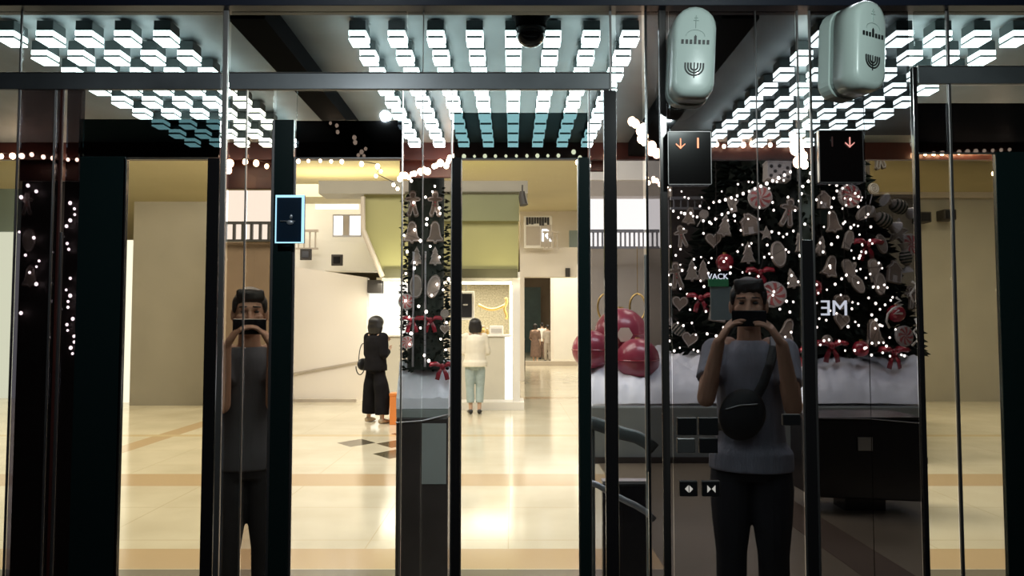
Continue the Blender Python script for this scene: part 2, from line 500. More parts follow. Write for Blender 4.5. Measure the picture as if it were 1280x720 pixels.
# dome camera
t = empty('dome_camera', (X(664, 2.02), 2.02, LZ + 0.058))
b = MB().loft([(0, 0, 0), (0, 0, -0.02), (0, 0, -0.024), (0, 0, -0.05)], [0.052, 0.052, 0.042, 0.042], 20)
b.build('mount', 'canopybeam', t, smooth=False)
b = MB().loft([(0, 0, -0.05), (0, 0, -0.075), (0, 0, -0.09), (0, 0, -0.1), (0, 0, -0.104)], [0.041, 0.040, 0.032, 0.018, 0.003], 20)
b.build('dome', 'display', t, smooth=True)
tag(t, 'black dome camera hanging under the canopy between the lamps', 'security camera')

# added maroon boards painting the reddish reflection around the fairy lights
for i, (a, b_, y1, lab) in enumerate(((262, 352, 236, 'above the brown panes on the left'), (498, 572, 222, 'above the smoky pane beside the middle opening'),
                                    (728, 768, 214, 'right of the middle opening'), (18, 92, 226, 'behind the dark far left panes'))):
    Y = 3.62 + 0.0 * i
    o = MB().box(X(a, Y), X(b_, Y), Y, Y + 0.02, Z(y1, Y), LZ + 0.05).build('maroon_reflection_board', 'maroon', bevel=0.003)
    tag(o, 'maroon reflection board under the canopy edge ' + lab, 'pelmet', 'maroon reflection boards')

# ------------------------------------------------------------------ fairy lights
ico = None
def bulb_mesh(r, m):
    b = MB().ell((0, 0, 0), (r, r, r * 1.15), 8, 6)
    o = b.build('bulb', m, smooth=True)
    return o
def light_string(pts, label, r=0.008, m='bulb', sag=0.0, group='strings of warm fairy lights', jitter=0.0, name='hanging_fairy_lights', wire=True, wr=0.0016):
    pts = [Vector(p) for p in pts]
    t = empty(name, pts[0])
    o0 = pts[0]
    if wire:
        wp = []
        for i in range(len(pts) - 1):
            wp.append(pts[i] - o0 + Vector((0, 0, r * 1.3)))
            wp.append((pts[i] + pts[i + 1]) / 2 - o0 + Vector((0, 0, r * 1.3 - sag)))
        wp.append(pts[-1] - o0 + Vector((0, 0, r * 1.3)))
        MB().tube(wp, wr, 5).build('wire', 'wire', t)
    bm = None
    for p in pts:
        if bm is None:
            bm = bulb_mesh(r, m); o = bm
        else:
            o = bm.copy(); C.objects.link(o)
        o.parent = t
        s = random.uniform(0.75, 1.2)
        o.location = p - o0
        o.scale = (s, s, s)
    tag(t, label, 'fairy lights', group)
    return t
def pxline(a, b, n, Y, jx=0, jy=0):
    return [P(a[0] + (b[0] - a[0]) * i / (n - 1) + random.uniform(-jx, jx), a[1] + (b[1] - a[1]) * i / (n - 1) + random.uniform(-jy, jy), Y) for i in range(n)]

light_string(pxline((580, 195.5), (698, 194.5), 10, 3.5), 'straight row of warm bulbs along the bottom of the middle teal transom', 0.0085)
light_string(pxline((566, 195), (572, 201), 2, 3.46) , 'pair of warm bulbs left of the middle row', 0.011)
light_string([P(717, 190, 3.46), P(725, 197, 3.46), P(731, 203, 3.46), P(722, 203, 3.46), P(736, 207, 3.46), P(757, 195, 3.46), P(762, 194, 3.46)], 'cluster of warm bulbs at the right end of the middle row', 0.010)
light_string(pxline((277, 216), (290, 205), 5, 3.46, 3, 5), 'bunched warm bulbs glowing beside the bright corner strip', 0.016)
light_string(pxline((306, 202), (360, 213), 5, 3.46, 1, 2), 'loose row of warm bulbs above the brown panes', 0.013)
light_string(pxline((372, 201), (428, 203), 5, 3.44, 1, 1), 'short row of warm bulbs at top of the second clear pane', 0.008)
light_string([P(*q, 2.88) for q in ((413, 154), (421, 157), (422, 165), (443, 172), (444, 178), (452, 190), (457, 186), (448, 194), (455, 195), (452, 205), (472, 208), (476, 214), (470, 220), (492, 231), (497, 236))],
             'string of warm bulbs dropping in front of the black transom', 0.0075)
light_string(pxline((500, 223), (528, 212), 9, 3.46, 3, 3), 'bunched warm bulbs at the top of the left smoky pane', 0.013)
light_string(pxline((528, 216), (565, 200), 9, 3.46, 3, 3), 'bunched warm bulbs at the top of the right smoky pane', 0.013)
light_string(pxline((1146, 193), (1262, 187), 12, 3.5), 'slightly rising row of warm bulbs under the right black transom', 0.009)
light_string(pxline((1262, 192), (1240, 215), 9, 3.5, 4, 2), 'warm bulbs bunched at the top of the far right post', 0.009)
light_string(pxline((2, 194), (66, 196), 6, 3.46, 1, 2), 'row of warm bulbs behind the dark far left panes', 0.011)
light_string(pxline((86, 199), (142, 205), 6, 3.5, 2, 3), 'few warm bulbs over the broad left post', 0.008)
light_string(pxline((797, 150), (815, 192), 10, 2.6, 7, 3), 'clump of bright warm bulbs left of the lift display', 0.014)
light_string(pxline((806, 224), (832, 230), 7, 3.4, 3, 4), 'small clump of bulbs lower left of the lift display', 0.009)
light_string(pxline((893, 181), (990, 181), 9, 3.49, 3, 2), 'row of warm bulbs between the two lift displays', 0.012)
light_string(pxline((994, 172), (1004, 204), 9, 3.0, 6, 3), 'bright clump of warm bulbs by the double seam', 0.018)

# ------------------------------------------------------------------ lift fittings on the glass
def text_mesh(s, size, depth):
    cu = bpy.data.curves.new('t', 'FONT')
    cu.body = s; cu.size = size; cu.extrude = depth / 2
    cu.align_x = 'CENTER'; cu.align_y = 'CENTER'
    o = bpy.data.objects.new('t', cu)
    C.objects.link(o)
    dg = bpy.context.evaluated_depsgraph_get()
    me = bpy.data.meshes.new_from_object(o.evaluated_get(dg))
    bpy.data.objects.remove(o)
    return me
def lettering(name, s, size, m, parent, loc, depth=0.004, mirror=False, rz=0.0):
    me = text_mesh(s, size, depth)
    me.materials.clear(); me.materials.append(M[m])
    o = bpy.data.objects.new(name, me)
    C.objects.link(o)
    o.parent = parent
    o.rotation_euler = (PI / 2, 0, rz)
    o.location = loc
    if mirror: o.scale = (-1, 1, 1)
    return o

def display(cx, cy, w, h, order, led1, led2, label):
    c = P(cx, cy, D - 0.03)
    sc = (D - 0.03) / F
    W, H = w * sc / 2, h * sc / 2
    t = empty('mounted_lift_display', c)
    MB().box(-W, W, 0, 0.028, -H, H).build('casing', 'display', t, bevel=0.002)
    b = MB()
    e = 0.0016
    for q in ((-W, -W + e, -H, H), (W - e, W, -H, H), (-W, W, H - e, H), (-W, W, -H, -H + e)):
        b.box(q[0], q[1], -0.0015, -0.0002, q[2], q[3])
    b.build('rim', 'strip_dk', t)
    zt = H - 0.019 * 1.6
    ax = -W * 0.42 if order == 'arrow_first' else W * 0.38
    nx = W * 0.38 if order == 'arrow_first' else -W * 0.42
    b = MB()
    k = 0.0125
    b.box(ax - 0.0011, ax + 0.0011, -0.004, -0.002, zt - k, zt + k)
    for s_ in (-1, 1):
        b.prism([(ax, zt - k), (ax + s_ * 0.011, zt - k + 0.010), (ax + s_ * 0.011, zt - k + 0.0128), (ax, zt - k + 0.0032)], -0.004, -0.002)
    b.build('down_arrow', led1, t)
    lettering('floor_number', '1', 0.036, led2, t, (nx, -0.003, zt), 0.002)
    tag(t, label, 'lift display')
    return t
display(862, 197.5, 55, 68, 'arrow_first', 'red_led', 'red_led', 'black lift floor display with orange down arrow before a 1, under white purifier')
display(1051.5, 195.5, 56, 67, 'num_first', 'pink_led', 'maroon', 'dim reflection of the lift display, pink down arrow after a faint 1, right of seam')  # mirror image of the lift display, built as a second one

def button(cx, cy, w, h, m, sym, label):
    c = P(cx, cy, D - 0.012)
    sc = D / F
    o = MB().box(-w * sc / 2, w * sc / 2, 0, 0.014, -h * sc / 2, h * sc / 2).build('mounted_lift_button', m, bevel=0.002)
    o.location = c
    if sym:
        b = MB()
        q = 0.0085
        for s_ in (-1, 1):
            if sym == 'open':
                b.prism([(s_ * 0.0012, q), (s_ * 0.0095, 0), (s_ * 0.0012, -q)], -0.003, -0.001)
            else:
                b.prism([(s_ * 0.0095, q), (s_ * 0.0012, 0), (s_ * 0.0095, -q)], -0.003, -0.001)
        b.build('symbol', 'symbol', o)
    tag(o, label, 'lift button', 'square buttons on the dark glass')
    return o
button(859, 533, 24, 22, 'button', None, 'blank black lift button, left one of the upper pair')
button(886, 533, 24, 22, 'button', None, 'blank black lift button, right one of the upper pair')
button(858, 557, 22, 18, 'button_sil', None, 'silver lift button, left below the upper black pair')
button(886, 557, 23, 19, 'button', None, 'blank black lift button below the right of the upper pair')
button(861, 611, 22, 19, 'button', 'open', 'black lift button with white door open triangles')
button(889, 611, 22, 19, 'button', 'close', 'black lift button with white door close triangles')
button(990, 525, 22, 14, 'button', None, 'flat black lift button right of the person by the double seam')

def stadium(w, h, n=10, k=1.0):
    """outline of a capsule-like upright shape, rounder on top"""
    pts = []
    r = w / 2
    for i in range(n + 1):
        a = PI * i / n
        pts.append((math.cos(a) * r, h / 2 - r + math.sin(a) * r * 1.0))
    rb = w * 0.34
    for i in range(n // 2 + 1):
        a = PI + PI / 2 * i / (n // 2)
        pts.append((-r + rb + math.cos(a) * rb, -h / 2 + rb + math.sin(a) * rb))
    for i in range(n // 2 + 1):
        a = 1.5 * PI + PI / 2 * i / (n // 2)
        pts.append((r - rb + math.cos(a) * rb, -h / 2 + rb + math.sin(a) * rb))
    return pts
def ring_stack(b, outline, steps):
    """steps: list of (depth y, scale x, scale z)"""
    n = len(outline)
    vs = []
    for y, sx, sz in steps:
        vs += [(x * sx, y, z * sz) for x, z in outline]
    fs = []
    for i in range(len(steps) - 1):
        for k in range(n):
            a, c = i * n + k, i * n + (k + 1) % n
            fs.append((a, c, c + n, a + n))
    fs.append(tuple(range(n)))
    fs.append(tuple(range(len(steps) * n - 1, (len(steps) - 1) * n - 1, -1)))
    b._add(vs, fs)
def device():
    t = empty('mounted_air_purifier')
    w, h = 0.104, 0.222
    ol = stadium(w, h)
    b = MB(); ring_stack(b, ol, [(0.0, 0.96, 0.97), (-0.004, 1, 1), (-0.03, 1, 1), (-0.032, 0.97, 0.985)])
    b.build('back_shell', 'device', t, smooth=False)
    b = MB(); ring_stack(b, ol, [(-0.0325, 0.95, 0.975), (-0.042, 0.95, 0.975)])
    b.build('middle_band', 'device2', t)
    b = MB(); ring_stack(b, ol, [(-0.0425, 0.985, 0.985), (-0.075, 0.985, 0.985), (-0.090, 0.95, 0.97), (-0.098, 0.86, 0.92), (-0.101, 0.72, 0.84)])
    fs = b.build('front_shell', 'device', t, smooth=True)
    # grille slots: seven, the middle one taller under a small arch
    yb = -0.1025
    b = MB()
    for i in range(-3, 4):
        hh = 0.010 if i else 0.017
        z0 = 0.014
        b.box(i * 0.0098 - 0.0028, i * 0.0098 + 0.0028, yb, yb + 0.003, z0, z0 + hh)
        if i == 0:
            b.prism([(-0.0032, z0 + hh), (0.0032, z0 + hh), (0, z0 + hh + 0.005)], yb, yb + 0.003)
    b.build('grille_slots', 'devdark', t)
    b = MB()
    b.loft([(0.022 * math.cos(a), yb + 0.001, 0.032 + 0.016 * math.sin(a)) for a in [PI * i / 12 for i in range(13)]], 0.0009, 6)
    b.tube([(0, yb + 0.001, 0.052), (0, yb + 0.001, 0.082)], 0.001, 6)
    b.tube([(-0.006, yb + 0.001, 0.070), (0.006, yb + 0.001, 0.070)], 0.001, 6)
    b.tube([(-0.004, yb + 0.001, 0.076), (0.004, yb + 0.001, 0.076)], 0.001, 6)
    b.build('raised_cross_and_arch', 'device2', t)
    b = MB()
    zc = -0.040
    for r in (0.008, 0.0145, 0.021):
        b.loft([(r * math.cos(a), yb + 0.001, zc - r * 0.95 * math.sin(a)) for a in [PI * i / 14 for i in range(15)]], 0.0019, 6)
        for s_ in (-1, 1):
            b.tube([(s_ * r, yb + 0.001, zc), (s_ * r, yb + 0.001, zc + 0.009)], 0.0019, 6)
    b.tube([(0, yb + 0.001, zc + 0.010), (0, yb + 0.001, zc - 0.026)], 0.0014, 6)
    b.build('candelabrum_emblem', 'devdark', t)
    return t
dv = device()
dv.location = P(859, 81, 1.845)
dv.rotation_euler = (0, math.radians(3), math.radians(-3))
tag(dv, 'pale mint wall mounted air purifier with slot grille above the lit lift display', 'air purifier', 'air purifiers')
d2 = copy_tree(dv)  # mirror image of the purifier, built as a second device
d2.location = P(1042, 74, 1.79)
d2.rotation_euler = (0, math.radians(3), math.radians(23))
d2.scale = (0.96, 1.12, 0.96)
tag(d2, 'greenish reflection of the air purifier turned sideways above the dim right display', 'air purifier', 'air purifiers')

# reflection of a backlit blue display, built as a screen on the green post
Y = D - 0.03
c = P(361, 274, Y)
t = empty('reflected_screen', c)
a0, a1 = P(345, 244, Y) - c, P(380, 304, Y) - c
MB().box(a0.x, a1.x, 0.0, 0.008, a1.z, a0.z).build('screen', 'screen', t)
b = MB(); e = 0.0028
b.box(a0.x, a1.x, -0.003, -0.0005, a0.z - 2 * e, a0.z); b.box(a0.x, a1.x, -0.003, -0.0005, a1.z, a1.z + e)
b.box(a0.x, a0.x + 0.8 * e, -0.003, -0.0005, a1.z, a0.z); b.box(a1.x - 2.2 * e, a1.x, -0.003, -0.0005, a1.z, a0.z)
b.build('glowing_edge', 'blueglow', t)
b = MB(); b.ell((0.004, -0.002, -0.008), (0.009, 0.002, 0.006), 10, 6); b.ell((0.006, -0.002, 0.006), (0.004, 0.002, 0.006), 10, 6); b.box(-0.02, 0.016, -0.003, -0.001, -0.006, -0.004)
b.build('pale_figure', 'palerail', t, smooth=True)
tag(t, 'small dark reflected screen with glowing blue edge on the green post', 'screen')

# ------------------------------------------------------------------ mall floor
def floor_material():
    m = bpy.data.materials.new('cream_mall_floor')
    m.use_nodes = True
    nt = m.node_tree
    b = nt.nodes['Principled BSDF']
    L = nt.links
    tc = nt.nodes.new('ShaderNodeTexCoord')
    sx = nt.nodes.new('ShaderNodeSeparateXYZ')
    L.new(tc.outputs['Object'], sx.inputs[0])
    def mth(op, a, c=None, d=None):
        n = nt.nodes.new('ShaderNodeMath'); n.operation = op
        for i, q in enumerate((a, c, d)):
            if q is None: continue
            if isinstance(q, (int, float)): n.inputs[i].default_value = q
            else: L.new(q, n.inputs[i])
        return n.outputs[0]
    x, y = sx.outputs['X'], sx.outputs['Y']
    def band(v, c, h):
        return mth('LESS_THAN', mth('ABSOLUTE', mth('SUBTRACT', v, c)), h)
    n = nt.nodes.new('ShaderNodeTexNoise'); n.inputs['Scale'].default_value = 1.3; n.inputs['Detail'].default_value = 6
    L.new(tc.outputs['Object'], n.inputs['Vector'])
    r = nt.nodes.new('ShaderNodeValToRGB')
    r.color_ramp.elements[0].position = 0.3; r.color_ramp.elements[0].color = (0.56, 0.50, 0.37, 1)
    r.color_ramp.elements[1].position = 0.7; r.color_ramp.elements[1].color = (0.68, 0.62, 0.48, 1)
    L.new(n.outputs['Fac'], r.inputs[0])
    col = r.outputs[0]
    def over(base, mask, c):
        mx = nt.nodes.new('ShaderNodeMix'); mx.data_type = 'RGBA'
        L.new(mask, mx.inputs['Factor']); L.new(base, mx.inputs['A']); mx.inputs['B'].default_value = (*c, 1)
        return mx.outputs['Result']
    # tile joints
    j = mth('MAXIMUM', mth('LESS_THAN', mth('FRACT', mth('MULTIPLY', mth('ADD', x, 50.03), 1.0)), 0.008), mth('LESS_THAN', mth('FRACT', mth('MULTIPLY', mth('ADD', y, 50.4), 1.0)), 0.012))
    col = over(col, j, (0.50, 0.42, 0.28))
    tan = (0.50, 0.36, 0.21)
    stripe = mth('MAXIMUM', band(y, 7.78, 0.30), mth('MAXIMUM', band(y, 5.17, 0.22), mth('MAXIMUM', band(y, 16.6, 0.22), mth('MULTIPLY', band(x, -4.92, 0.15), band(y, 11, 3.3)))))
    col = over(col, stripe, tan)
    col = over(col, band(y, 10.9, 0.09), (0.58, 0.46, 0.27))
    col = over(col, mth('LESS_THAN', y, 4.94), (0.16, 0.14, 0.11))
    def diamond(cx, cy, hx, hy):
        return mth('LESS_THAN', mth('ADD', mth('DIVIDE', mth('ABSOLUTE', mth('SUBTRACT', x, cx)), hx), mth('DIVIDE', mth('ABSOLUTE', mth('SUBTRACT', y, cy)), hy)), 1.0)
    for px, py, c in ((447, 552, (0.10, 0.085, 0.06)), (496, 553, (0.13, 0.10, 0.06)), (494, 565.5, (0.10, 0.085, 0.05)), (512, 541, (0.10, 0.08, 0.06))):
        yy = F * CAMZ / (py - HOR); xx = (px - 640) / F * yy
        col = over(col, diamond(xx, yy, 0.26, 0.36), c)
    L.new(col, b.inputs['Base Color'])
    b.inputs['Roughness'].default_value = 0.13
    b.inputs['Specular IOR Level'].default_value = 0.55
    return m
M['floor'] = floor_material()
setting('floor', MB().box(-22, 26, D + 0.06, 62, -0.06, 0.0), 'floor', 'polished cream stone floor with tan bands', 'floor')
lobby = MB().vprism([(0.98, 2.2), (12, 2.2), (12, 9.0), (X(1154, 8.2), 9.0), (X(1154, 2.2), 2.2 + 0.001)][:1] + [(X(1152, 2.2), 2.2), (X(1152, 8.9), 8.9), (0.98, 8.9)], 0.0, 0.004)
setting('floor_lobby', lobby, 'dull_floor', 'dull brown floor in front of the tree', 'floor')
o = MB().box(2.17, 2.5, 3.2, 8.3, 0.004, 0.007)
setting('trim_floor_band', o, 'trunk', 'dark brown band laid in the lobby floor', 'floor band')

# ------------------------------------------------------------------ mall walls
def wall(name, px0, px1, y0, y1, Y, m, label, cat='wall', th=0.3, kind='structure', z0=None):
    za, zb = Z(y1, Y), Z(y0, Y)
    if z0 is not None: za = z0
    o = MB().box(X(px0, Y), X(px1, Y), Y, Y + th, za, zb).build(name, m)
    tag(o, label, cat, kind=kind)
    return o
setting('ceiling_mall', MB().box(-24, 30, 13.3, 62, 5.2, 5.35), 'ochre', 'pale yellow mall ceiling', 'ceiling')
setting('wall_mall_far', MB().box(-24, 30, 60, 60.3, 0, 5.2), 'corr', 'far end wall of the mall', 'wall')

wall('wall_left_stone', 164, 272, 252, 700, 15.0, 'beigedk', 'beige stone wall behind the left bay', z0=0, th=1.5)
wall('wall_left_glow', 128, 163.5, 300, 700, 15.6, 'whiteglow', 'glowing white shop wall at the left edge of the left bay', z0=0)
wall('wall_far_left', -130, 50, 290, 480, 16.5, 'whiteglow2', 'glowing white shop wall at the far left', z0=0)
wall('wall_far_left_band', -130, 50, 236, 289, 16.4, 'tealglow', 'blue grey band above the white far left wall', z0=Z(289.5, 16.4))
wall('wall_brown', 262, 348, 303, 700, 14.0, 'brownwall', 'brown gallery wall behind the brown panes', z0=0)
wall('window_gallery', 262, 348, 238, 300, 14.2, 'winglow', 'bright gallery glazing above the brown wall', cat='window', th=0.1)

# white hoarding, slightly turned
def quadwall(name, a, b, m, label, th=0.25, zb=0.0, cat='wall'):
    (pa, ya, Ya), (pb, yb, Yb) = a, b
    A, B = P(pa, ya, Ya), P(pb, yb, Yb)
    q0 = [Vector((A.x, Ya, zb)), Vector((B.x, Yb, zb)), B, A]
    q1 = [v + Vector((0, th, 0)) for v in q0]
    o = MB().hull8(q0, q1).build(name, m)
    tag(o, label, cat, kind='structure')
    return o
quadwall('wall_hoarding', (349, 330, 15.8), (459, 347, 16.0), 'hoard', 'white hoarding wall behind the second clear pane')
A, B = P(349, 471, 15.74), P(447, 453.5, 15.94)
o = MB().hull8([A + Vector((0, 0, 0)), B, B + Vector((0, 0, 0.035)), A + Vector((0, 0, 0.035))], [v + Vector((0, 0.04, 0)) for v in (A, B, B + Vector((0, 0, 0.035)), A + Vector((0, 0, 0.035)))]).build('handrail', 'greywall')
tag(o, 'thin slanting grey handrail on the white hoarding', 'handrail')
o = MB().box(X(349, 15.7), X(446, 15.7), 15.66, 15.76, 0, 0.06).build('trim_hoarding', 'greywall'); tag(o, 'grey skirting at the foot of the hoarding', 'skirting', kind='structure')
# upper gallery above the hoarding
quadwall('wall_gallery_front', (349, 296, 16.3), (480, 306, 16.6), 'white', 'white gallery front above the hoarding', zb=2.75, th=0.4)
wall('wall_gallery_back', 345, 480, 226, 312, 19.5, 'white', 'white back wall of the upper gallery', z0=3.3)
wall('trim_gallery_light', 392, 446, 255, 261, 18.6, 'whiteglow', 'white light strip in the upper gallery', cat='light strip', th=0.1)
wall('trim_gallery_soffit', 349, 500, 230, 246, 17.4, 'ochre', 'sand coloured soffit of the upper gallery', cat='soffit', th=1.0)
for px, py, lab in ((382, 318, 'left'), (421, 325, 'right')):
    Y = 16.05
    a, b_ = P(px - 7, py - 7, Y), P(px + 7, py + 7, Y)
    o = MB().box(a.x, b_.x, Y, Y + 0.06, b_.z, a.z).build('wall_grille', 'vent', bevel=0.01)
    MB().box(a.x + 0.05, b_.x - 0.05, Y - 0.02, Y - 0.001, b_.z + 0.05, a.z - 0.05).build('inner_panel', 'blackpost', o)
    tag(o, 'square black wall grille above the white hoarding, %s one of two' % lab, 'grille', 'square wall grilles')
# gallery window
Y = 18.9
t = empty('gallery_display_window', (X(432, Y), Y, Z(295, Y)))
b = MB()
a, c = P(416, 268, Y) - t.location, P(452, 296, Y) - t.location
b.box(a.x, c.x, 0, 0.06, c.z, a.z); b.build('frame', 'strip', t)
MB().box(a.x + 0.03, a.x + 0.25, -0.02, -0.001, c.z + 0.04, a.z - 0.04).build('pane', 'winglow', t)
MB().box(a.x + 0.28, a.x + 0.40, -0.02, -0.001, c.z + 0.04, a.z - 0.04).build('dark_panel', 'greywall', t)
MB().box(a.x + 0.43, c.x - 0.03, -0.02, -0.001, c.z + 0.04, a.z - 0.04).build('pane', 'winglow', t)
tag(t, 'small lit window with dark middle panel in the upper gallery', 'window')
def railing(name, px0, px1, y0, y1, Y, label, n=10, m='white', r=0.02):
    A, B = P(px0, y0, Y), P(px1, y0, Y)
    z0 = Z(y1, Y)
    t = empty(name, (A.x, Y, z0))
    W, H = B.x - A.x, A.z - z0
    MB().box(0, W, -0.03, 0.03, H - 0.05, H).build('top_rail', m, t)
    MB().box(0, W, -0.02, 0.02, 0, 0.04).build('bottom_rail', m, t)
    bb = None
    for i in range(n):
        x = W * (i + 0.5) / n
        if bb is None:
            bb = MB().box(-r / 2, r / 2, -r / 2, r / 2, 0.04, H - 0.05).build('baluster', m, t); o = bb
        else:
            o = bb.copy(); C.objects.link(o); o.parent = t
        o.location = (x, 0, 0)
    tag(t, label, 'railing', 'gallery railings')
    return t
railing('gallery_railing', 266, 342, 277, 302, 13.9, 'dark gallery railing in front of the bright glazing on the left', 7, 'greyrail', 0.05)
railing('gallery_railing', 733, 824, 287, 311, 12.6, 'pale gallery railing in front of the bright glazing above the red balls', 16, 'palerail', 0.03)
railing('gallery_railing', 370, 398, 287, 312, 16.2, 'thin pale railing of the gallery above the white hoarding', 4, 'greywall', 0.03)

# yellow bulkhead over the shop
Y = 14.4
pts = [(455, 243), (648, 241), (648, 339), (477, 339), (455, 290)]
q = [P(a, b_, Y) for a, b_ in pts]
b = MB()
n = len(q)
vs = q + [v + Vector((0, 2.6, 0)) for v in q]
b._add(vs, [tuple(range(n)), tuple(range(2 * n - 1, n - 1, -1))] + [(i, i + n, (i + 1) % n + n, (i + 1) % n) for i in range(n)])
setting('wall_bulkhead', b, 'yellow', 'yellow bulkhead above the lit shop', 'bulkhead')
wall('trim_bulkhead_band', 505, 649, 240, 276, 14.3, 'olive', 'olive band along the top of the yellow bulkhead', 'band', th=0.09)
wall('trim_bulkhead_top', 396, 660, 226, 242, 14.28, 'beigedk', 'beige band over the yellow bulkhead', 'band', th=0.6)
wall('trim_bulkhead_line', 505, 649, 239.5, 241.2, 14.26, 'olivedk', 'dark line along the bulkhead top', 'band', th=0.1)
wall('trim_bulkhead_edge', 479, 647, 336, 347, 14.3, 'olivedk', 'dark bottom edge of the yellow bulkhead', 'edge', th=2.4)
b = MB()
A, B2 = P(454, 288, 14.3), P(478, 346, 14.3)
b.tube([A, B2], 0.05, 8); b.tube([P(453.5, 246, 14.3), A], 0.045, 8)
setting('trim_bulkhead_pipe', b, 'greywall', 'pale corner moulding of the yellow bulkhead', 'moulding')
# shop
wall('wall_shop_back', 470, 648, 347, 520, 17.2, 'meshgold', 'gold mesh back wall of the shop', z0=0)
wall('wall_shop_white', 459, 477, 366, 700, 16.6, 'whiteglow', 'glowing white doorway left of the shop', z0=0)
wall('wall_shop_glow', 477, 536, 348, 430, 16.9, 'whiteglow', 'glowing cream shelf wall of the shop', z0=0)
wall('trim_shop_sign', 459, 476, 350, 366, 15.9, 'vent', 'dark sign box over the white doorway', 'sign box')
wall('trim_shop_jamb', 641, 650, 340, 700, 14.4, 'white', 'white jamb right of the shop', 'jamb', z0=0, th=2.6)
wall('trim_shop_head', 477, 641, 347, 351, 14.45, 'white', 'white head rail of the shop front', 'rail', th=0.3)
wall('trim_shop_cove', 480, 640, 352, 355, 14.9, 'cove', 'bright strip light under the shop head', 'strip light', th=0.1)
wall('trim_shop_side_light', 637, 640.5, 356, 500, 14.9, 'cove', 'upright strip light at the right of the shop', 'strip light', th=0.1)
wall('trim_shop_step', 470, 655, 503, 512, 14.2, 'white', 'white step in front of the shop counter', 'step', z0=0.0, th=0.9)
t = empty('shop_counter', (0, 14.75, 0))
Y = 14.75
MB().box(X(476, Y), X(631, Y), 0, 0.7, 0.04, Z(421, Y)).build('counter_body', 'counter', t, bevel=0.02)
MB().box(X(476, Y), X(640, Y), -0.03, 0.75, Z(421, Y) + 0.001, Z(418.5, Y)).build('counter_top', 'white', t, bevel=0.01)
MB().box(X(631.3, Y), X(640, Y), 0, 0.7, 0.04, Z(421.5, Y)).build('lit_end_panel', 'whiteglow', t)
tag(t, 'beige shop counter with glowing end panel in front of gold mesh wall', 'counter')
Y = 15.0
a, c = P(572, 364, Y), P(593, 400, Y)
o = MB().box(a.x, c.x, Y, Y + 0.06, c.z, a.z).build('wall_poster', 'white', bevel=0.01)
MB().box(a.x + 0.04, c.x - 0.05, Y - 0.02, Y - 0.001, c.z + 0.05, a.z - 0.05).build('print', 'poster', o)
MB().box(a.x + 0.11, a.x + 0.2, Y - 0.03, Y - 0.021, (a.z + c.z) / 2, (a.z + c.z) / 2 + 0.03).build('caption', 'icing', o)
MB().tube([((a.x + c.x) / 2, Y + 0.03, a.z), ((a.x + c.x) / 2, Y + 0.03, 3.0)], 0.008, 6).build('hanging_wire', 'strip_dk', o)
tag(o, 'black poster in white frame hanging behind the woman in cream', 'poster')
a, c = P(612, 407, 14.9), P(629, 418.3, 14.9)
o = MB().box(a.x, c.x, 14.9, 15.1, c.z, a.z).build('menu_card', 'white', bevel=0.01)
MB().box(a.x + 0.03, c.x - 0.03, 14.885, 14.899, c.z + 0.04, a.z - 0.06).build('printed_face', 'icing', o)
tag(o, 'white card standing on the shop counter', 'card')
b = MB(); gp = []
for i in range(17):
    u = i / 16
    px = 598 + 34 * u
    gp.append(P(px, 381 + 6 * math.sin(PI * u), 15.3))
b.tube(gp, 0.03, 6)
o = b.build('hanging_tinsel', 'gold', smooth=True); tag(o, 'gold tinsel garland hanging across the shop back', 'garland')
b = MB(); gp = [P(632 + 1.5 * math.sin(i), 372 + 3 * i, 15.2) for i in range(10)]; b.tube(gp, 0.03, 6)
o = b.build('hanging_tinsel', 'gold', smooth=True); tag(o, 'short gold tinsel hanging at the right of the shop', 'garland')
for i, (px, py, w, h) in enumerate(((604, 413, 5, 10), (609, 415, 4, 7), (600, 415, 4, 7))):
    a = P(px, 418.6, 14.95)
    o = MB().loft([(0, 0, 0), (0, 0, h * .6 * .0158), (0, 0, h * .8 * .0158), (0, 0, h * .0158)], [w * .0079, w * .0079, w * .004, w * .004], 10).build('counter_jar', 'gold', smooth=False)
    MB().loft([(0, 0, h * .0158 + 0.001), (0, 0, h * .0158 + 0.03)], [w * .005, w * .005], 10).build('lid', 'white', o)
    o.location = (a.x, 14.95, Z(418.5, 14.75))
    tag(o, ['tallest gold jar on the shop counter', 'gold jar right of the tallest on the counter', 'gold jar left of the tallest on the counter'][i], 'jar', 'jars on the shop counter')

# centre right: corridor and upper display
wall('wall_upper_fascia', 650, 722, 309, 346, 22.0, 'hoard', 'pinkish fascia above the corridor', th=0.5)
wall('wall_upper_back', 650, 735, 236, 309, 24.0, 'hoard', 'upper floor back wall right of the bulkhead', z0=Z(312, 24.0))
wall('wall_corridor_white', 690, 735, 330, 445, 36.0, 'white', 'white wall right of the corridor', z0=0, th=0.5)
wall('trim_corridor_jamb', 650, 655.5, 346, 500, 22.0, 'hoard', 'pink jamb left of the corridor', 'jamb', z0=0)
wall('trim_corridor_jamb2', 688.5, 692, 346, 460, 33.0, 'hoard', 'pale jamb right of the corridor', 'jamb', z0=0)
wall('wall_corridor_end', 640, 700, 340, 450, 48.0, 'corr', 'brown end wall of the corridor', z0=0)
wall('door_1', 655, 676, 359, 440, 46.0, 'tealdoor', 'teal door leaf at the end of the corridor', 'door', z0=0, th=0.2)
wall('trim_corridor_step', 652, 722, 451.5, 455, 30.0, 'greywall', 'grey step across the corridor', 'step', z0=0.0, th=0.3)
Y = 21.6
t = empty('upper_shop_window', (X(673, Y), Y, Z(311, Y)))
a, c = P(655, 270, Y) - t.location, P(690, 310, Y) - t.location
MB().box(a.x, c.x, 0, 0.2, c.z, a.z).build('window_frame', 'white', t)
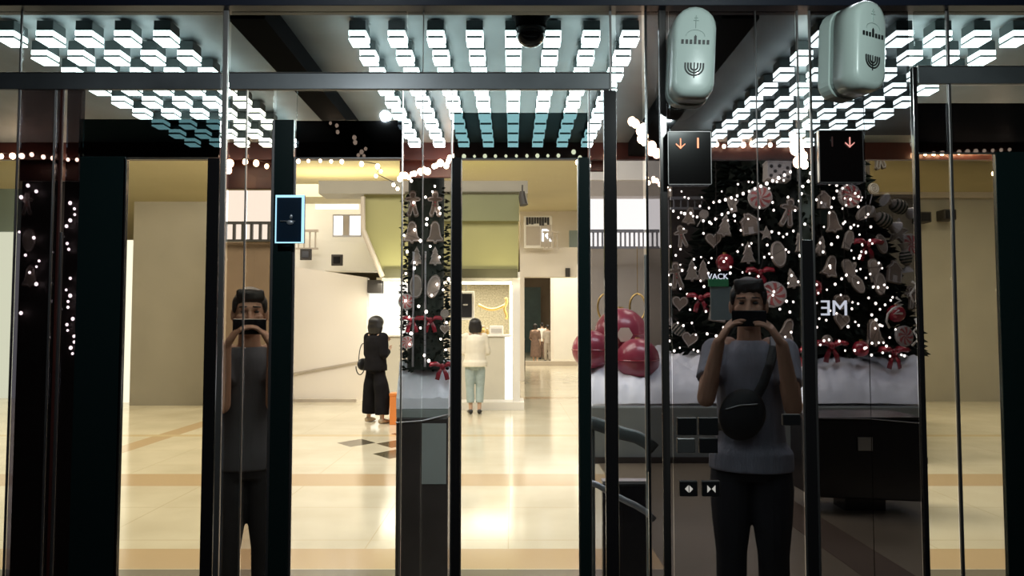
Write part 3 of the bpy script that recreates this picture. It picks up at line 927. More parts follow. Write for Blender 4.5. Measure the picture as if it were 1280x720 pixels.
MB().box(a.x + 0.06, a.x + 0.46, -0.02, -0.001, c.z + 0.08, a.z - 0.3).build('grey_poster', 'greywall', t)
b = MB(); rnd = random.Random(3)
for i in range(9):
    x = a.x + 0.06 + i * 0.075
    b.box(x, x + 0.06, -0.03, -0.003, a.z - 0.24 + rnd.uniform(-.04, .06), a.z - 0.04)
b.build('dark_garland', 'vent', t)
lettering('sign_letter', 'R', 0.5, 'signwhite', t, (a.x + 0.63, -0.03, c.z + 0.34), 0.02)
MB().box(a.x + 0.48, c.x - 0.02, -0.012, -0.002, c.z + 0.03, c.z + 0.66).build('dark_panel', 'greywall', t)
tag(t, 'upper floor shop window with dark garland and one white letter', 'shop window')
railing('gallery_railing', 678, 699, 289, 312, 21.2, 'short dark railing in front of the upper shop window', 4, 'greywall', 0.04)
wall('window_upper_blue', 712, 735, 288, 310, 23.5, 'tealglow', 'blue grey window high on the right of the middle opening', 'window', th=0.1)
o = wall('wall_grille', 707, 713, 335, 346, 21.9, 'vent', 'small dark opening high on the white corridor wall', 'grille', th=0.05, kind=None)
Y = 14.0
o = MB()
a = P(653, 246, Y)
o.loft([a + Vector((0, 0, 0.10)), a, a + Vector((0.03, -0.02, -0.16))], [0.05, 0.07, 0.08], 10)
o = o.build('hanging_spotlight', 'vent'); MB().tube([a + Vector((0, 0, 0.10)), a + Vector((0, 0, 0.22))], 0.015, 6).build('stem', 'vent', o)
tag(o, 'black spotlight hanging at the right end of the yellow bulkhead', 'spotlight')

# right of the middle: gallery above the balls
wall('wall_right_grey', 729, 842, 311, 700, 13.0, 'greywall', 'grey brown wall behind the red balls', z0=0)
wall('window_right_gallery', 729, 842, 246, 309, 13.2, 'winglow', 'bright gallery glazing above the red balls', 'window', th=0.1)
wall('trim_right_fascia', 729, 842, 226, 245, 12.9, 'greywall', 'grey fascia above the bright glazing', 'fascia', th=0.4)
wall('wall_right_soffit', 729, 842, 150, 225, 13.3, 'white', 'pale soffit above the grey fascia', 'soffit')
# gold ring ornaments on that wall
for px, lab in ((757, 'left'), (797, 'right')):
    c = P(px, 384, 12.5)
    b = MB()
    b.tube([c + Vector((0.13 * math.sin(a) * (1 if a < PI else 1), 0, 0.22 * math.cos(a))) for a in [2 * PI * i / 18 for i in range(19)]], 0.018, 6)
    o = b.build('hanging_gold_ring', 'gold', smooth=True)
    MB().tube([c + Vector((0, 0, 0.22)), c + Vector((0, 0, 1.0))], 0.006, 5).build('cord', 'gold', o)
    tag(o, 'gold teardrop ring hanging above the red balls, %s one' % lab, 'ornament', 'gold rings above the balls')
# dark atrium wall behind the tree, right stone wall
wall('wall_atrium', 838, 1092, 100, 700, 13.0, 'darkwall', 'dark atrium wall behind the big tree', z0=0)
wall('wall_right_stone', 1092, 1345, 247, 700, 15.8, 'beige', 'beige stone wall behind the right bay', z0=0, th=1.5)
wall('trim_right_stone', 1092, 1345, 240, 247, 15.7, 'greywall', 'cornice above the right stone wall', 'cornice', th=0.5)
for px, py, lab in ((1157, 271, 'left'), (1188, 268, 'right')):
    Y = 15.5
    c = P(px, py, Y)
    o = MB().box(c.x - 0.13, c.x + 0.13, Y, Y + 0.3, c.z - 0.11, c.z + 0.11).build('wall_speaker', 'vent', bevel=0.02)
    MB().box(c.x - 0.09, c.x + 0.09, Y - 0.02, Y - 0.001, c.z - 0.08, c.z + 0.08).build('grille', 'blackpost', o)
    tag(o, 'small black box mounted high on the right stone wall, %s one' % lab, 'speaker', 'black boxes on the stone wall')
# striped balcony railing far left of tree
railing('gallery_railing', 838, 890, 246, 262, 12.7, 'faint balcony railing left of the tree under the lift display', 6, 'palerail', 0.02)

# ------------------------------------------------------------------ christmas tree display, a mirror reflection built as geometry behind the glass
PL = [(X(733, 8.72), 8.72), (X(1153, 8.72), 8.72), (X(1152, 12.4), 12.4), (X(744, 12.4), 12.4)]
b = MB().vprism(PL, 0, Z(508, 8.72))
o = b.build('display_plinth', 'plinth', bevel=0.02)
b = MB().vprism([(PL[0][0] - 0.0, 8.68), (PL[1][0], 8.68), (PL[1][0], 8.715), (PL[0][0], 8.715)], 0, 0.07)
b.build('kickboard', 'plinthdk', o)
tag(o, 'long grey green plinth carrying the snow and the big tree', 'plinth')
PZ = Z(508, 8.72)
TX, TY = X(985, 10.9), 10.9
TB, TT, TR = 1.2, 7.4, 1.66
def tree_r(z):
    return TR * (TT - z) / (TT - TB)
# snow
def snow_mesh():
    b = MB()
    nx, ny = 170, 60
    vs, fs = [], []
    for j in range(ny + 1):
        v = j / ny
        for i in range(nx + 1):
            u = i / nx
            y = 8.74 + v * 3.6
            xl = PL[0][0] + (PL[3][0] - PL[0][0]) * v; xr = PL[1][0] + (PL[2][0] - PL[1][0]) * v
            x = xl + (xr - xl) * u
            h = 0.03 + 0.52 * min(1, v * 5.5) ** 0.6 
            h *= 0.86 + 0.40 * noise.noise(Vector((x * 1.3, y * 1.3, 0.3))) + 0.34 * abs(noise.noise(Vector((x * 3.2, y * 3.2, 2)))) + 0.12 * noise.noise(Vector((x * 11, y * 11, 5)))
            dt = math.hypot(x - TX, y - TY)
            if dt < 1.75: h = min(h, 0.46 + 0.22 * noise.noise(Vector((x * 2.6, y * 2.6, 7))) + 0.06 * noise.noise(Vector((x * 9, y * 9, 3))))
            vs.append((x, y, PZ + 0.002 + max(0.0, h)))
            
    for j in range(ny):
        for i in range(nx):
            a = j * (nx + 1) + i
            fs.append((a, a + 1, a + nx + 2, a + nx + 1))
    b._add(vs, fs)
    # underside
    n0 = len(vs)
    base = [(PL[0][0], 8.74, PZ + 0.001), (PL[1][0], 8.74, PZ + 0.001), (PL[2][0], 12.34, PZ + 0.001), (PL[3][0], 12.34, PZ + 0.001)]
    b._add(base, [(0, 3, 2, 1)])
    return b
o = snow_mesh().build('cotton_snow', 'snow', smooth=True)
tag(o, 'fluffy white cotton snow heaped around the foot of the big tree', 'snow', kind='stuff')

t = empty('christmas_tree', (TX, TY, PZ))
def foliage(n, base_z, top_z, rad, lx, seedv, core=0.80):
    b = MB()
    rnd = random.Random(seedv)
    # inner core
    pts, rr = [], []
    for i in range(9):
        z = base_z + (top_z - base_z) * i / 8
        pts.append((0, 0, z)); rr.append(max(0.02, rad(z) * core))
    b.loft(pts, rr, 28)
    for i in range(n):
        u = rnd.random()
        z = base_z + (top_z - base_z) * (1 - math.sqrt(1 - u * 0.98))
        a = rnd.uniform(0, 2 * PI)
        R = rad(z)
        r0 = R * rnd.uniform(core * 0.97, 0.99)
        d = Vector((math.cos(a), math.sin(a), rnd.uniform(-0.55, 0.35))).normalized()
        p = Vector((math.cos(a) * r0, math.sin(a) * r0, z))
        L = lx * rnd.uniform(0.6, 1.2)
        side = d.cross(Vector((0, 0, 1))).normalized()
        up = side.cross(d)
        for k in range(3):
            an = PI * k / 3 + rnd.uniform(-.2, .2)
            w = (side * math.cos(an) + up * math.sin(an)) * L * 0.22
            b._add([p - w * 0.3, p + d * L * 0.45 - w, p + d * L, p + d * L * 0.45 + w], [(0, 1, 2, 3)])
    return b
foliage(5200, TB - PZ, TT - PZ, lambda z: tree_r(z + PZ), 0.20, 5).build('foliage', 'needle', t)
MB().loft([(0, 0, 0.01), (0, 0, 0.5)], [0.16, 0.14], 12).build('trunk', 'trunk', t)
tag(t, 'big dark green christmas tree hung with gingerbread and lights on cotton snow', 'christmas tree')

def tree_point(px, py, off=0.10):
    """where the sight of a pixel meets the tree surface (with the ornament offset)"""
    Y = TY - 1.6
    for _ in range(12):
        p = P(px, py, Y)
        R = tree_r(p.z) + off
        dx = p.x - TX
        if abs(dx) < R: Y2 = TY - math.sqrt(R * R - dx * dx)
        else: Y2 = TY - 0.05
        Y = 0.5 * Y + 0.5 * Y2
    return P(px, py, Y)

# ornaments -------------------------------------------------------
def outline_man(s):
    pts = []
    prof = [(0.0, 1.0), (0.16, 0.96), (0.25, 0.82), (0.22, 0.66), (0.14, 0.58), (0.45, 0.52), (0.60, 0.42), (0.56, 0.28), (0.40, 0.26), (0.22, 0.24), (0.22, 0.05), (0.36, -0.55), (0.46, -0.82), (0.36, -0.97), (0.16, -0.97), (0.06, -0.6), (0.0, -0.30)]
    pts = prof + [(-x, z) for x, z in reversed(prof[1:-1])]
    return [(x * s, z * s) for x, z in pts]
def outline_tree(s):
    prof = [(0, 1.0), (0.30, 0.45), (0.2, 0.42), (0.48, -0.15), (0.34, -0.18), (0.66, -0.85), (0.12, -0.85), (0.12, -1.0)]
    return [(x * s, z * s) for x, z in prof + [(-x, z) for x, z in reversed(prof[1:])]]
def outline_bell(s):
    prof = [(0, 0.95), (0.2, 0.88), (0.36, 0.6), (0.42, 0.1), (0.52, -0.4), (0.72, -0.68), (0.70, -0.8), (0.16, -0.82), (0.12, -0.95), (0, -1.0)]
    return [(x * s, z * s) for x, z in prof + [(-x, z) for x, z in reversed(prof[1:-1])]]
def outline_heart(s):
    pts = []
    for i in range(28):
        a = 2 * PI * i / 28
        x = 16 * math.sin(a) ** 3; z = 13 * math.cos(a) - 5 * math.cos(2 * a) - 2 * math.cos(3 * a) - math.cos(4 * a)
        pts.append((x / 17 * s * 0.85, (z + 2) / 17 * s * 0.9))
    return pts
def outline_oval(s):
    return [(0.55 * s * math.cos(2 * PI * i / 24), s * math.sin(2 * PI * i / 24)) for i in range(24)]
def outline_house(s):
    return [(x * s, z * s) for x, z in ((0, 1), (0.85, 0.25), (0.7, 0.2), (0.7, -0.95), (-0.7, -0.95), (-0.7, 0.2), (-0.85, 0.25), (-0.35, 0.68), (-0.35, 0.95), (-0.15, 0.95), (-0.15, 0.87))]
def outline_mitten(s):
    return [(x * s, z * s) for x, z in ((-0.38, -0.95), (0.38, -0.95), (0.42, -0.2), (0.62, -0.05), (0.85, 0.2), (0.8, 0.42), (0.62, 0.42), (0.45, 0.25), (0.42, 0.6), (0.28, 0.9), (0, 1), (-0.28, 0.9), (-0.44, 0.55), (-0.42, 0))]
def outline_star(s):
    return [((0.45 if i % 2 else 1.0) * s * math.sin(PI * i / 5), (0.45 if i % 2 else 1.0) * s * math.cos(PI * i / 5)) for i in range(10)]
def shrink(pts, k):
    return [(x * k, z * k) for x, z in pts]
OUT = dict(man=outline_man, tree=outline_tree, bell=outline_bell, heart=outline_heart, oval=outline_oval, house=outline_house, mitten=outline_mitten, star=outline_star)
def closed_tube(b, pts, r, y):
    q = [Vector((x, y, z)) for x, z in pts]
    b.tube(q + [q[0]], r, 5)
def cookie(kind, m='ginger'):
    s = 1.0
    pts = OUT[kind](0.17)
    o = MB().prism(pts, -0.02, 0.02).build('gingerbread_' + kind, m, bevel=0.004)
    b = MB(); closed_tube(b, shrink(pts, 0.86), 0.007, -0.023)
    b.build('icing', 'icing', o)
    if kind == 'man':
        b = MB()
        for z in (0.02, -0.02): b.ell((0, -0.024, z), (0.012, 0.006, 0.012), 8, 6)
        for s_ in (-1, 1): b.ell((s_ * 0.014, -0.024, 0.142), (0.007, 0.005, 0.007), 8, 6)
        b.build('buttons_and_eyes', 'pred', o, smooth=True)
    if kind == 'house':
        MB().box(-0.035, 0.035, -0.028, -0.021, -0.15, -0.05).build('door', 'icing', o)
    return o
def swirl():
    o = MB().loft([(0, 0.03, 0), (0, 0.02, 0), (0, -0.02, 0), (0, -0.03, 0)], [0.12, 0.15, 0.15, 0.12], 28, up=(1, 0, 0)).build('peppermint_swirl', 'icing', smooth=False)
    b = MB()
    for k in range(8):
        a0 = 2 * PI * k / 8
        inner, outer = [], []
        for i in range(5):
            u = i / 4
            r = 0.015 + 0.115 * u
            inner.append((r * math.cos(a0 + 0.5 * u), r * math.sin(a0 + 0.5 * u)))
            outer.append((r * math.cos(a0 + 0.5 * u + 0.36), r * math.sin(a0 + 0.5 * u + 0.36)))
        b.prism(inner + outer[::-1], -0.034, -0.0305)
    b.build('red_stripes', 'pred', o)
    return o
def candy():
    o = MB().ell((0, 0, 0), (0.12, 0.08, 0.085), 16, 12).build('wrapped_candy', 'gingerpale', smooth=True)
    b = MB()
    for s_ in (-1, 1):
        b.loft([(s_ * 0.11, 0, 0), (s_ * 0.15, 0, 0), (s_ * 0.21, 0, 0)], [0.02, 0.045, 0.085], 10)
    b.build('wrapper_ends', 'icing', o)
    b = MB()
    for k in (-0.07, -0.025, 0.02, 0.065):
        rr = math.sqrt(max(0.01, 1 - (k / 0.12) ** 2))
        b.loft([(k - 0.011, 0, 0), (k + 0.011, 0, 0)], [(0.081 * rr + 0.003, 0.086 * rr + 0.003)] * 2, 16, up=(0, 1, 0))
    b.build('stripes', 'needle', o)
    return o
def bauble(m='bauble'):
    o = MB().ell((0, 0, 0), (0.12, 0.12, 0.12), 20, 14).build('red_bauble', m, smooth=True)
    MB().loft([(0, 0, 0.115), (0, 0, 0.14)], [0.025, 0.025], 10).build('cap', 'gold', o)
    return o
def bow():
    o = MB().ell((0, -0.02, 0), (0.035, 0.03, 0.04), 10, 8).build('red_bow', 'bauble', smooth=True)
    b = MB()
    for s_ in (-1, 1):
        b.loft([(s_ * 0.02, 0, 0), (s_ * 0.08, -0.01, 0.035), (s_ * 0.15, 0, 0.03), (s_ * 0.17, 0.01, 0.0)], [(0.02, 0.03), (0.03, 0.06), (0.03, 0.07), (0.015, 0.03)], 10)
    b.build('loops', 'bauble', o, smooth=True)
    b = MB()
    for s_ in (-1, 1):
        b.loft([(s_ * 0.01, 0, -0.02), (s_ * 0.05, -0.01, -0.10), (s_ * 0.07, 0, -0.18)], [(0.02, 0.008), (0.03, 0.008), (0.03, 0.006)], 8)
    b.build('tails', 'bauble', o, smooth=True)
    return o
def lolly():
    o = MB().loft([(0, 0.02, 0), (0, -0.02, 0)], [0.11, 0.11], 24, up=(1, 0, 0)).build('lollipop', 'gingerpale')
    b = MB(); q = []
    for i in range(40):
        a = i * 0.42; r = 0.008 + 0.095 * i / 39
        q.append((r * math.cos(a), -0.022, r * math.sin(a)))
    b.tube(q, 0.008, 5); b.build('spiral', 'icing', o)
    MB().tube([(0, 0, -0.10), (0, 0, -0.32)], 0.012, 6).build('stick', 'icing', o)
    return o
def gift():
    o = MB().box(-0.15, 0.15, -0.1, 0.1, -0.11, 0.11).build('polka_dot_box', 'icing', bevel=0.01)
    b = MB()
    for x, z in ((-0.1, 0.05), (0.0, 0.06), (0.1, 0.04), (-0.05, -0.01), (0.06, -0.02), (-0.1, -0.07), (0.01, -0.07), (0.11, -0.075)):
        b.loft([(x, -0.106, z), (x, -0.101, z)], [0.022, 0.022], 12)
    b.build('dots', 'vent', o)
    MB().box(-0.155, 0.155, -0.105, 0.105, 0.105, 0.13).build('lid', 'icing', o)
    return o
makers = {'man': lambda: cookie('man'), 'tree': lambda: cookie('tree', 'gingerpale'), 'bell': lambda: cookie('bell'), 'heart': lambda: cookie('heart'), 'oval': lambda: cookie('oval', 'gingerpale'),
          'house': lambda: cookie('house'), 'mitten': lambda: cookie('mitten', 'gingerpale'), 'star': lambda: cookie('star', 'gingerpale'), 'swirl': swirl, 'candy': candy, 'bauble': bauble, 'bow': bow, 'lolly': lolly, 'gift': gift}
DESC = {'man': ('gingerbread man with white icing', 'gingerbread ornament'), 'tree': ('pale gingerbread fir tree ornament', 'gingerbread ornament'), 'bell': ('gingerbread bell ornament', 'gingerbread ornament'),
        'heart': ('gingerbread heart ornament', 'gingerbread ornament'), 'oval': ('oval iced biscuit ornament', 'biscuit ornament'), 'house': ('gingerbread house ornament', 'gingerbread ornament'),
        'mitten': ('pale mitten shaped biscuit', 'biscuit ornament'), 'star': ('pale gingerbread star', 'gingerbread ornament'), 'swirl': ('red and white peppermint swirl', 'candy ornament'), 'candy': ('striped wrapped candy ornament', 'candy ornament'),
        'bauble': ('glossy red bauble', 'bauble'), 'bow': ('shiny red ribbon bow', 'bow'), 'lolly': ('round lollipop with spiral icing', 'lollipop'), 'gift': ('white box with dark dots', 'gift box')}
#  kind, px, py, size px (tall), tilt degrees
ORN = [('gift', 971, 216, 24, 4), ('swirl', 950, 247, 30, 20), ('tree', 906, 282, 30, 8), ('house', 937, 280, 30, -8), ('man', 985, 266, 38, 12), ('man', 852, 296, 30, -10), ('lolly', 880, 268, 24, 30), ('bell', 862, 270, 24, 10),
       ('tree', 865, 338, 28, 0), ('tree', 879, 338, 28, 0), ('bauble', 906, 328, 24, 0), ('tree', 935, 316, 28, 0), ('oval', 973, 318, 34, -8), ('heart', 892, 301, 26, 0), ('tree', 990, 348, 26, -10),
       ('swirl', 966, 368, 33, 0), ('house', 898, 388, 30, 10), ('bow', 876, 372, 26, 0), ('man', 846, 345, 36, -6), ('star', 958, 292, 20, 0), ('mitten', 915, 256, 22, -15), ('bow', 950, 340, 26, 0), ('bell', 984, 412, 30, 18),
       ('candy', 848, 412, 26, 40), ('heart', 862, 425, 26, 10), ('bow', 995, 440, 26, 0), ('tree', 1000, 303, 26, -10), ('heart', 850, 380, 26, 5),
       ('swirl', 1062, 245, 30, 12), ('lolly', 1092, 236, 30, 20), ('man', 1098, 196, 34, -12), ('bell', 1041, 277, 30, -10), ('oval', 1080, 266, 26, 50), ('candy', 1104, 275, 34, 25), ('candy', 1123, 258, 34, 20), ('star', 1122, 290, 36, 8),
       ('oval', 1102, 305, 26, -20), ('bow', 1084, 305, 30, 0), ('mitten', 1060, 300, 26, 20), ('bell', 1038, 333, 30, 15), ('oval', 1072, 355, 26, -30), ('mitten', 1061, 338, 30, -25), ('mitten', 1092, 338, 30, -15), ('oval', 1100, 355, 28, 0),
       ('swirl', 1137, 306, 28, 15), ('candy', 1132, 322, 28, 80), ('house', 1118, 340, 30, 10), ('heart', 1052, 378, 26, 0), ('heart', 1052, 402, 26, 10), ('bauble', 1120, 392, 24, 0), ('bell', 1092, 416, 36, -8), ('bow', 1117, 440, 30, 0),
       ('bow', 1039, 432, 30, 0), ('man', 1139, 372, 30, -15), ('swirl', 1130, 420, 26, 0), ('bauble', 1076, 436, 22, 0), ('tree', 1026, 307, 26, 12), ('lolly', 1034, 425, 26, 70), ('house', 1030, 250, 24, 4), ('bauble', 1018, 360, 22, 0)]
made, made_b = {}, {}
byk = {}
for q in ORN: byk.setdefault(q[0], []).append(q)
for k, lst in byk.items():
    lst.sort(key=lambda q: (q[2], q[1]))
    src = makers[k]()
    h0 = {'swirl': 0.30, 'candy': 0.32, 'bauble': 0.26, 'bow': 0.26, 'lolly': 0.44, 'gift': 0.24}.get(k, 0.34)
    for i, (kk, px, py, sz, tilt) in enumerate(lst):
        o = src if i == 0 else copy_tree(src)
        p = tree_point(px, py, 0.20)
        o.location = p
        sc = sz * p.y / F / h0
        o.scale = (sc, sc, sc)
        o.rotation_euler = (random.uniform(-.1, .1), math.radians(tilt), math.radians((px - 990) * 0.12))
        side = 'left' if px < 1012 else 'right'
        d, cat = DESC[k]
        where = '%s, %s from top of its kind, %s of the double seam' % (d, ORD[i + 1], side)
        tag(o, where, cat, 'ornaments on the big tree')

# tree lights: strings wound round the tree
names = ['topmost', 'second highest', 'third highest', 'middle', 'third lowest', 'second lowest', 'lowest']
rnd = random.Random(11)
for s_i in range(7):
    pts = []
    n = 36
    for i in range(n):
        u = i / (n - 1)
        px = 838 + (1148 - 838) * u + rnd.uniform(-6, 6)
        py = 236 + s_i * 33 + 16 * math.sin(u * PI * 3) + rnd.uniform(-13, 13)
        if py > 446: py = 446 - rnd.uniform(0, 14)
        edge = 1075 + (py - 180) * 0.29
        if px > edge - 14: px = edge - 14 - rnd.uniform(0, 40)
        pts.append(tree_point(px, py, 0.30))
    light_string(pts, 'string of tiny warm white lights wound round the big tree, %s of seven' % names[s_i], 0.0135, 'treebulb', 0.0, 'light strings on the big tree', name='tree_fairy_lights', wire=True, wr=0.003)
light_string([tree_point(892 + 96 * i / 13, 253 - 38 * (i / 13) ** 1.3, 0.42) for i in range(14)], 'bright bulb string rising across the top of the tree toward the double seam', 0.018, 'treebulb', 0.0, 'light strings on the big tree', name='tree_fairy_lights', wr=0.003)
light_string([tree_point(848 + 70 * i / 9, 272 - 6 * math.sin(i), 0.42) for i in range(10)], 'short bulb string on the tree just below the lift display', 0.017, 'treebulb', 0.0, 'light strings on the big tree', name='tree_fairy_lights', wr=0.003)

# mirrored ME sign and little green sign, standing before the tree
Y = 8.15
t = empty('hanging_sign', P(1043, 386, Y))
lettering('sign_letters', 'ME', 0.235, 'signwhite', t, (0, 0, 0), 0.012, mirror=True)
b = MB()
for x in (-0.12, 0.13): b.tube([(x, 0.02, 0.075), (x, 0.02, 3.2)], 0.003, 5)
b.tube([(-0.21, 0.02, 0.075), (0.21, 0.02, 0.075)], 0.004, 5)
b.build('hanging_wires', 'wire', t)
tag(t, 'glowing white letters ME seen reversed in front of the big tree', 'sign')
t = empty('lit_wall_sign', P(897, 350, Y))
a, c = P(886, 342, Y) - t.location, P(911, 358, Y) - t.location
MB().box(a.x, c.x, 0, 0.04, c.z, a.z - 0.05).build('green_box', 'signgreen', t, bevel=0.004)
lettering('sign_letters', 'VACK', 0.085, 'signwhite', t, (0, -0.01, 0.035), 0.01)
c2 = P(886, 366, Y) - t.location
MB().box(a.x + 0.02, c.x + 0.03, 0.01, 0.03, P(886, 400, Y).z - t.location.z, c.z - 0.003).build('teal_panel', 'tealglow', t)
b = MB(); b.tube([(0, 0.02, a.z - 0.05), (0, 0.02, 3.2)], 0.004, 5); b.build('hanging_rod', 'wire', t)
tag(t, 'small green sign with short white lettering beside the person head', 'sign')
# white ribbons at the right edge of the tree
def ribbon(pl, label, Y=8.6, r=0.014):
    q = [P(a, b_, Y) for a, b_ in pl]
    o = MB().tube(q, r, 6).build('hanging_ribbon', 'ribbon', smooth=True)
    tag(o, label, 'ribbon', 'curled ribbons on the tree')
ribbon([(1120, 372), (1126, 376), (1118, 380), (1128, 380), (1116, 386), (1110, 392), (1108, 402), (1112, 410)], 'white ribbon curling down in a long hook right of ME')
ribbon([(1140, 352), (1146, 356), (1138, 368), (1142, 378), (1150, 372), (1146, 366)], 'white ribbon knotted near the black edge of the right bay')
ribbon([(1128, 392), (1118, 392), (1124, 388)], 'short white ribbon end beside the long hook')
ribbon([(1144, 398), (1148, 408), (1142, 414), (1148, 424), (1140, 432)], 'wavy white ribbon lowest at the right edge of the tree')

# big red balls in the snow
def ball(px, py, r, Y, label, tagon=False):
    c = P(px, py, Y)
    R = r * Y / F
    t = MB().ell((0, 0, 0), (R, R, R), 40, 28).build('giant_red_ball', 'pinkball', smooth=True)
    t.location = c
    MB().loft([(0, 0, R * 0.99), (0, 0, R * 1.04)], [R * 0.12, R * 0.11], 16).build('cap', 'gold', t)
    MB().loft([(R * 1.0 * math.cos(a), R * 1.0 * math.sin(a), 0) for a in [2 * PI * i / 40 for i in range(41)]], 0.008, 6).build('seam_ring', 'bauble', t)
    if tagon:
        MB().prism([(0.10 * math.cos(PI * i / 3), 0.10 * math.sin(PI * i / 3)) for i in range(6)], -R * 1.03, -R * 1.0).build('cream_tag', 'tag', t)
    tag(t, label, 'ball ornament', 'giant red balls in the snow')
ball(776, 418, 33, 9.75, 'giant crimson ball with cream tag resting on another ball in the snow', True)
ball(797, 450, 27, 9.2, 'giant crimson ball lowest and half sunk in the cotton snow')
ball(739, 437, 24, 9.28, 'giant crimson ball leftmost, half hidden by the black post')

# console (dark desk) at right
Y = 6.35
t = empty('dark_console', (X(1085, Y), Y, 0))
x0, x1 = X(1012, Y) - t.location.x, X(1152, Y) - t.location.x
zt = Z(521, Y)
q0 = [Vector((x0, 0, 0.14)), Vector((x1, 0, 0.10)), Vector((x1, 0, zt - 0.02)), Vector((x0, 0, zt - 0.02))]
MB().hull8(q0, [v + Vector((0, 0.5, 0)) for v in q0]).build('body', 'console', t, bevel=0.015)
MB().box(x0 + 0.02, x1 - 0.02, -0.03, 0.52, zt - 0.019, zt).build('top', 'console', t, bevel=0.004)
MB().tube([(x0 + 0.05, -0.032, zt - 0.006), ((x0 + x1) / 2, -0.034, zt - 0.012), (x1 - 0.02, -0.034, zt - 0.05)], 0.005, 6).build('bright_edge', 'palerail', t)
a = P(1082, 555, Y - 0.02) - t.location
MB().box(a.x - 0.06, a.x + 0.06, -0.02, -0.001, a.z - 0.055, a.z + 0.055).build('steel_plate', 'plate', t, bevel=0.003)
MB().box(-0.17, 0.17, 0.12, 0.36, 0.0, 0.13).build('foot', 'console', t)
tag(t, 'black reception console with a small steel plate, in front of plinth', 'console')

# reflection of the lift handrail, built as curved rails right of the middle opening
Y = 3.4
def railpts(pl): return [P(a, b_, Y) for a, b_ in pl]
t = empty('reflected_handrail', (X(775, Y), Y, 0))
off = t.location
b = MB()
b.loft([p - off for p in railpts([(733, 527), (745, 530), (762, 536), (778, 542), (795, 546), (808, 553), (818, 562)])], [(0.011, 0.030)] * 7, 10, up=(0, 1, 0))
b.build('top_rail', 'greyrail', t, smooth=True)
b = MB()
b.loft([p - off for p in railpts([(733, 601), (748, 607), (765, 617), (780, 625), (795, 632), (808, 640), (818, 650)])], [(0.009, 0.014)] * 7, 10, up=(0, 1, 0))
b.build('lower_rail', 'palerail', t, smooth=True)
for px, yt in ((741, 528), (812, 556)):
    p = P(px, yt, Y) - off
    MB().tube([(p.x, 0.03, 0), (p.x, 0.03, p.z - 0.005)], 0.012, 10).build('post', 'greyrail', t)
tag(t, 'curved dark reflected handrail with pale lower rail beside the middle opening', 'barrier')
# dark panel behind it
o = MB().box(X(752, 4.2), X(808, 4.2), 4.2, 4.26, 0, Z(605, 4.2)).build('low_screen', 'console', bevel=0.01)
MB().box(X(752, 4.2), X(808, 4.2), 4.19, 4.27, Z(605, 4.2) + 0.001, Z(601, 4.2)).build('cap', 'palerail', o)
tag(o, 'low black screen behind the curved reflected handrail', 'screen panel')

# tree reflection in the smoky panes, built as a slim tree on a pedestal
Y = 4.5
pxc = 532
t = empty('pedestal', (X(pxc, Y), Y, 0))
w = 0.148
zt = Z(508, Y)
MB().box(-w, w, -w, w, 0.0, zt - 0.05).build('pedestal_body', 'plinthdk', t, bevel=0.006)
MB().box(-w, w, -w, w, zt - 0.0495, zt).build('pedestal_top', 'plinth', t, bevel=0.004)
MB().box(0.0, w - 0.01, -w - 0.006, -w - 0.0005, zt - 0.42, zt - 0.08).build('grey_panel', 'plinth', t)
MB().tube([(-w, -w - 0.006, zt - 0.075), (0, -w - 0.006, zt - 0.065), (w, -w - 0.006, zt - 0.03)], 0.005, 6).build('bright_edge', 'palerail', t)
tag(t, 'dark narrow pedestal under the slim tree behind the smoky panes', 'pedestal')
zs = zt
b = MB()
nn = 18
vs = []
for j in range(nn + 1):
    for i in range(nn + 1):
        x = -w + 2 * w * i / nn; y = -w + 2 * w * j / nn
        h = 0.24 * (1 - max(0, (-y - w * 0.2)) / w * 0.9) * (0.85 + 0.5 * abs(noise.noise(Vector((x * 16, y * 16, 1)))))
        vs.append((x, y, h))
b._add(vs, [(j * (nn + 1) + i, j * (nn + 1) + i + 1, (j + 1) * (nn + 1) + i + 1, (j + 1) * (nn + 1) + i) for j in range(nn) for i in range(nn)])
loop = [(0, i) for i in range(nn)] + [(j, nn) for j in range(nn)] + [(nn, i) for i in range(nn, 0, -1)] + [(j, 0) for j in range(nn, 0, -1)]
for q, (j0, i0) in enumerate(loop):
    j1, i1 = loop[(q + 1) % len(loop)]
    p0, p1 = vs[j0 * (nn + 1) + i0], vs[j1 * (nn + 1) + i1]
    b._add([(p0[0], p0[1], 0.001), (p1[0], p1[1], 0.001), p1, p0], [(0, 1, 2, 3)])
o = b.build('cotton_snow', 'snow', smooth=True); o.location = (X(pxc, Y), Y, zt + 0.001)
tag(o, 'white cotton snow on the pedestal under the slim tree', 'snow', kind='stuff')
t = empty('slim_tree_reflection', (X(pxc, Y), Y, zt))
foliage(900, 0.22, 1.46, lambda z: 0.130, 0.035, 8, 0.82).build('foliage', 'needle', t)
MB().loft([(0, 0, 0.01), (0, 0, 0.26)], [0.03, 0.03], 10).build('trunk', 'trunk', t)
for s_ in (-1, 1):
    MB().tube([(s_ * 0.034 - 0.02, -0.155, 0.24), (s_ * 0.034 - 0.02, -0.155, 0.9)], 0.006, 8).build('steel_pole', 'palerail', t)
tag(t, 'slim column shaped reflected christmas tree on the dark pedestal behind the smoky panes', 'christmas tree')
sl = [('man', 516, 255, 34, 0), ('man', 544, 255, 34, 0), ('bell', 515, 290, 30, 0), ('bell', 544, 290, 30, 0), ('tree', 521, 320, 24, 0), ('tree', 544, 320, 24, 0), ('oval', 520, 358, 30, 0), ('oval', 542, 358, 30, 15),
      ('swirl', 508, 377, 20, 0), ('bow', 515, 400, 22, 0), ('bow', 538, 400, 22, 0), ('lolly', 556, 392, 22, 0), ('swirl', 509, 428, 16, 0), ('heart', 556, 412, 16, 0), ('bow', 553, 458, 24, 0)]
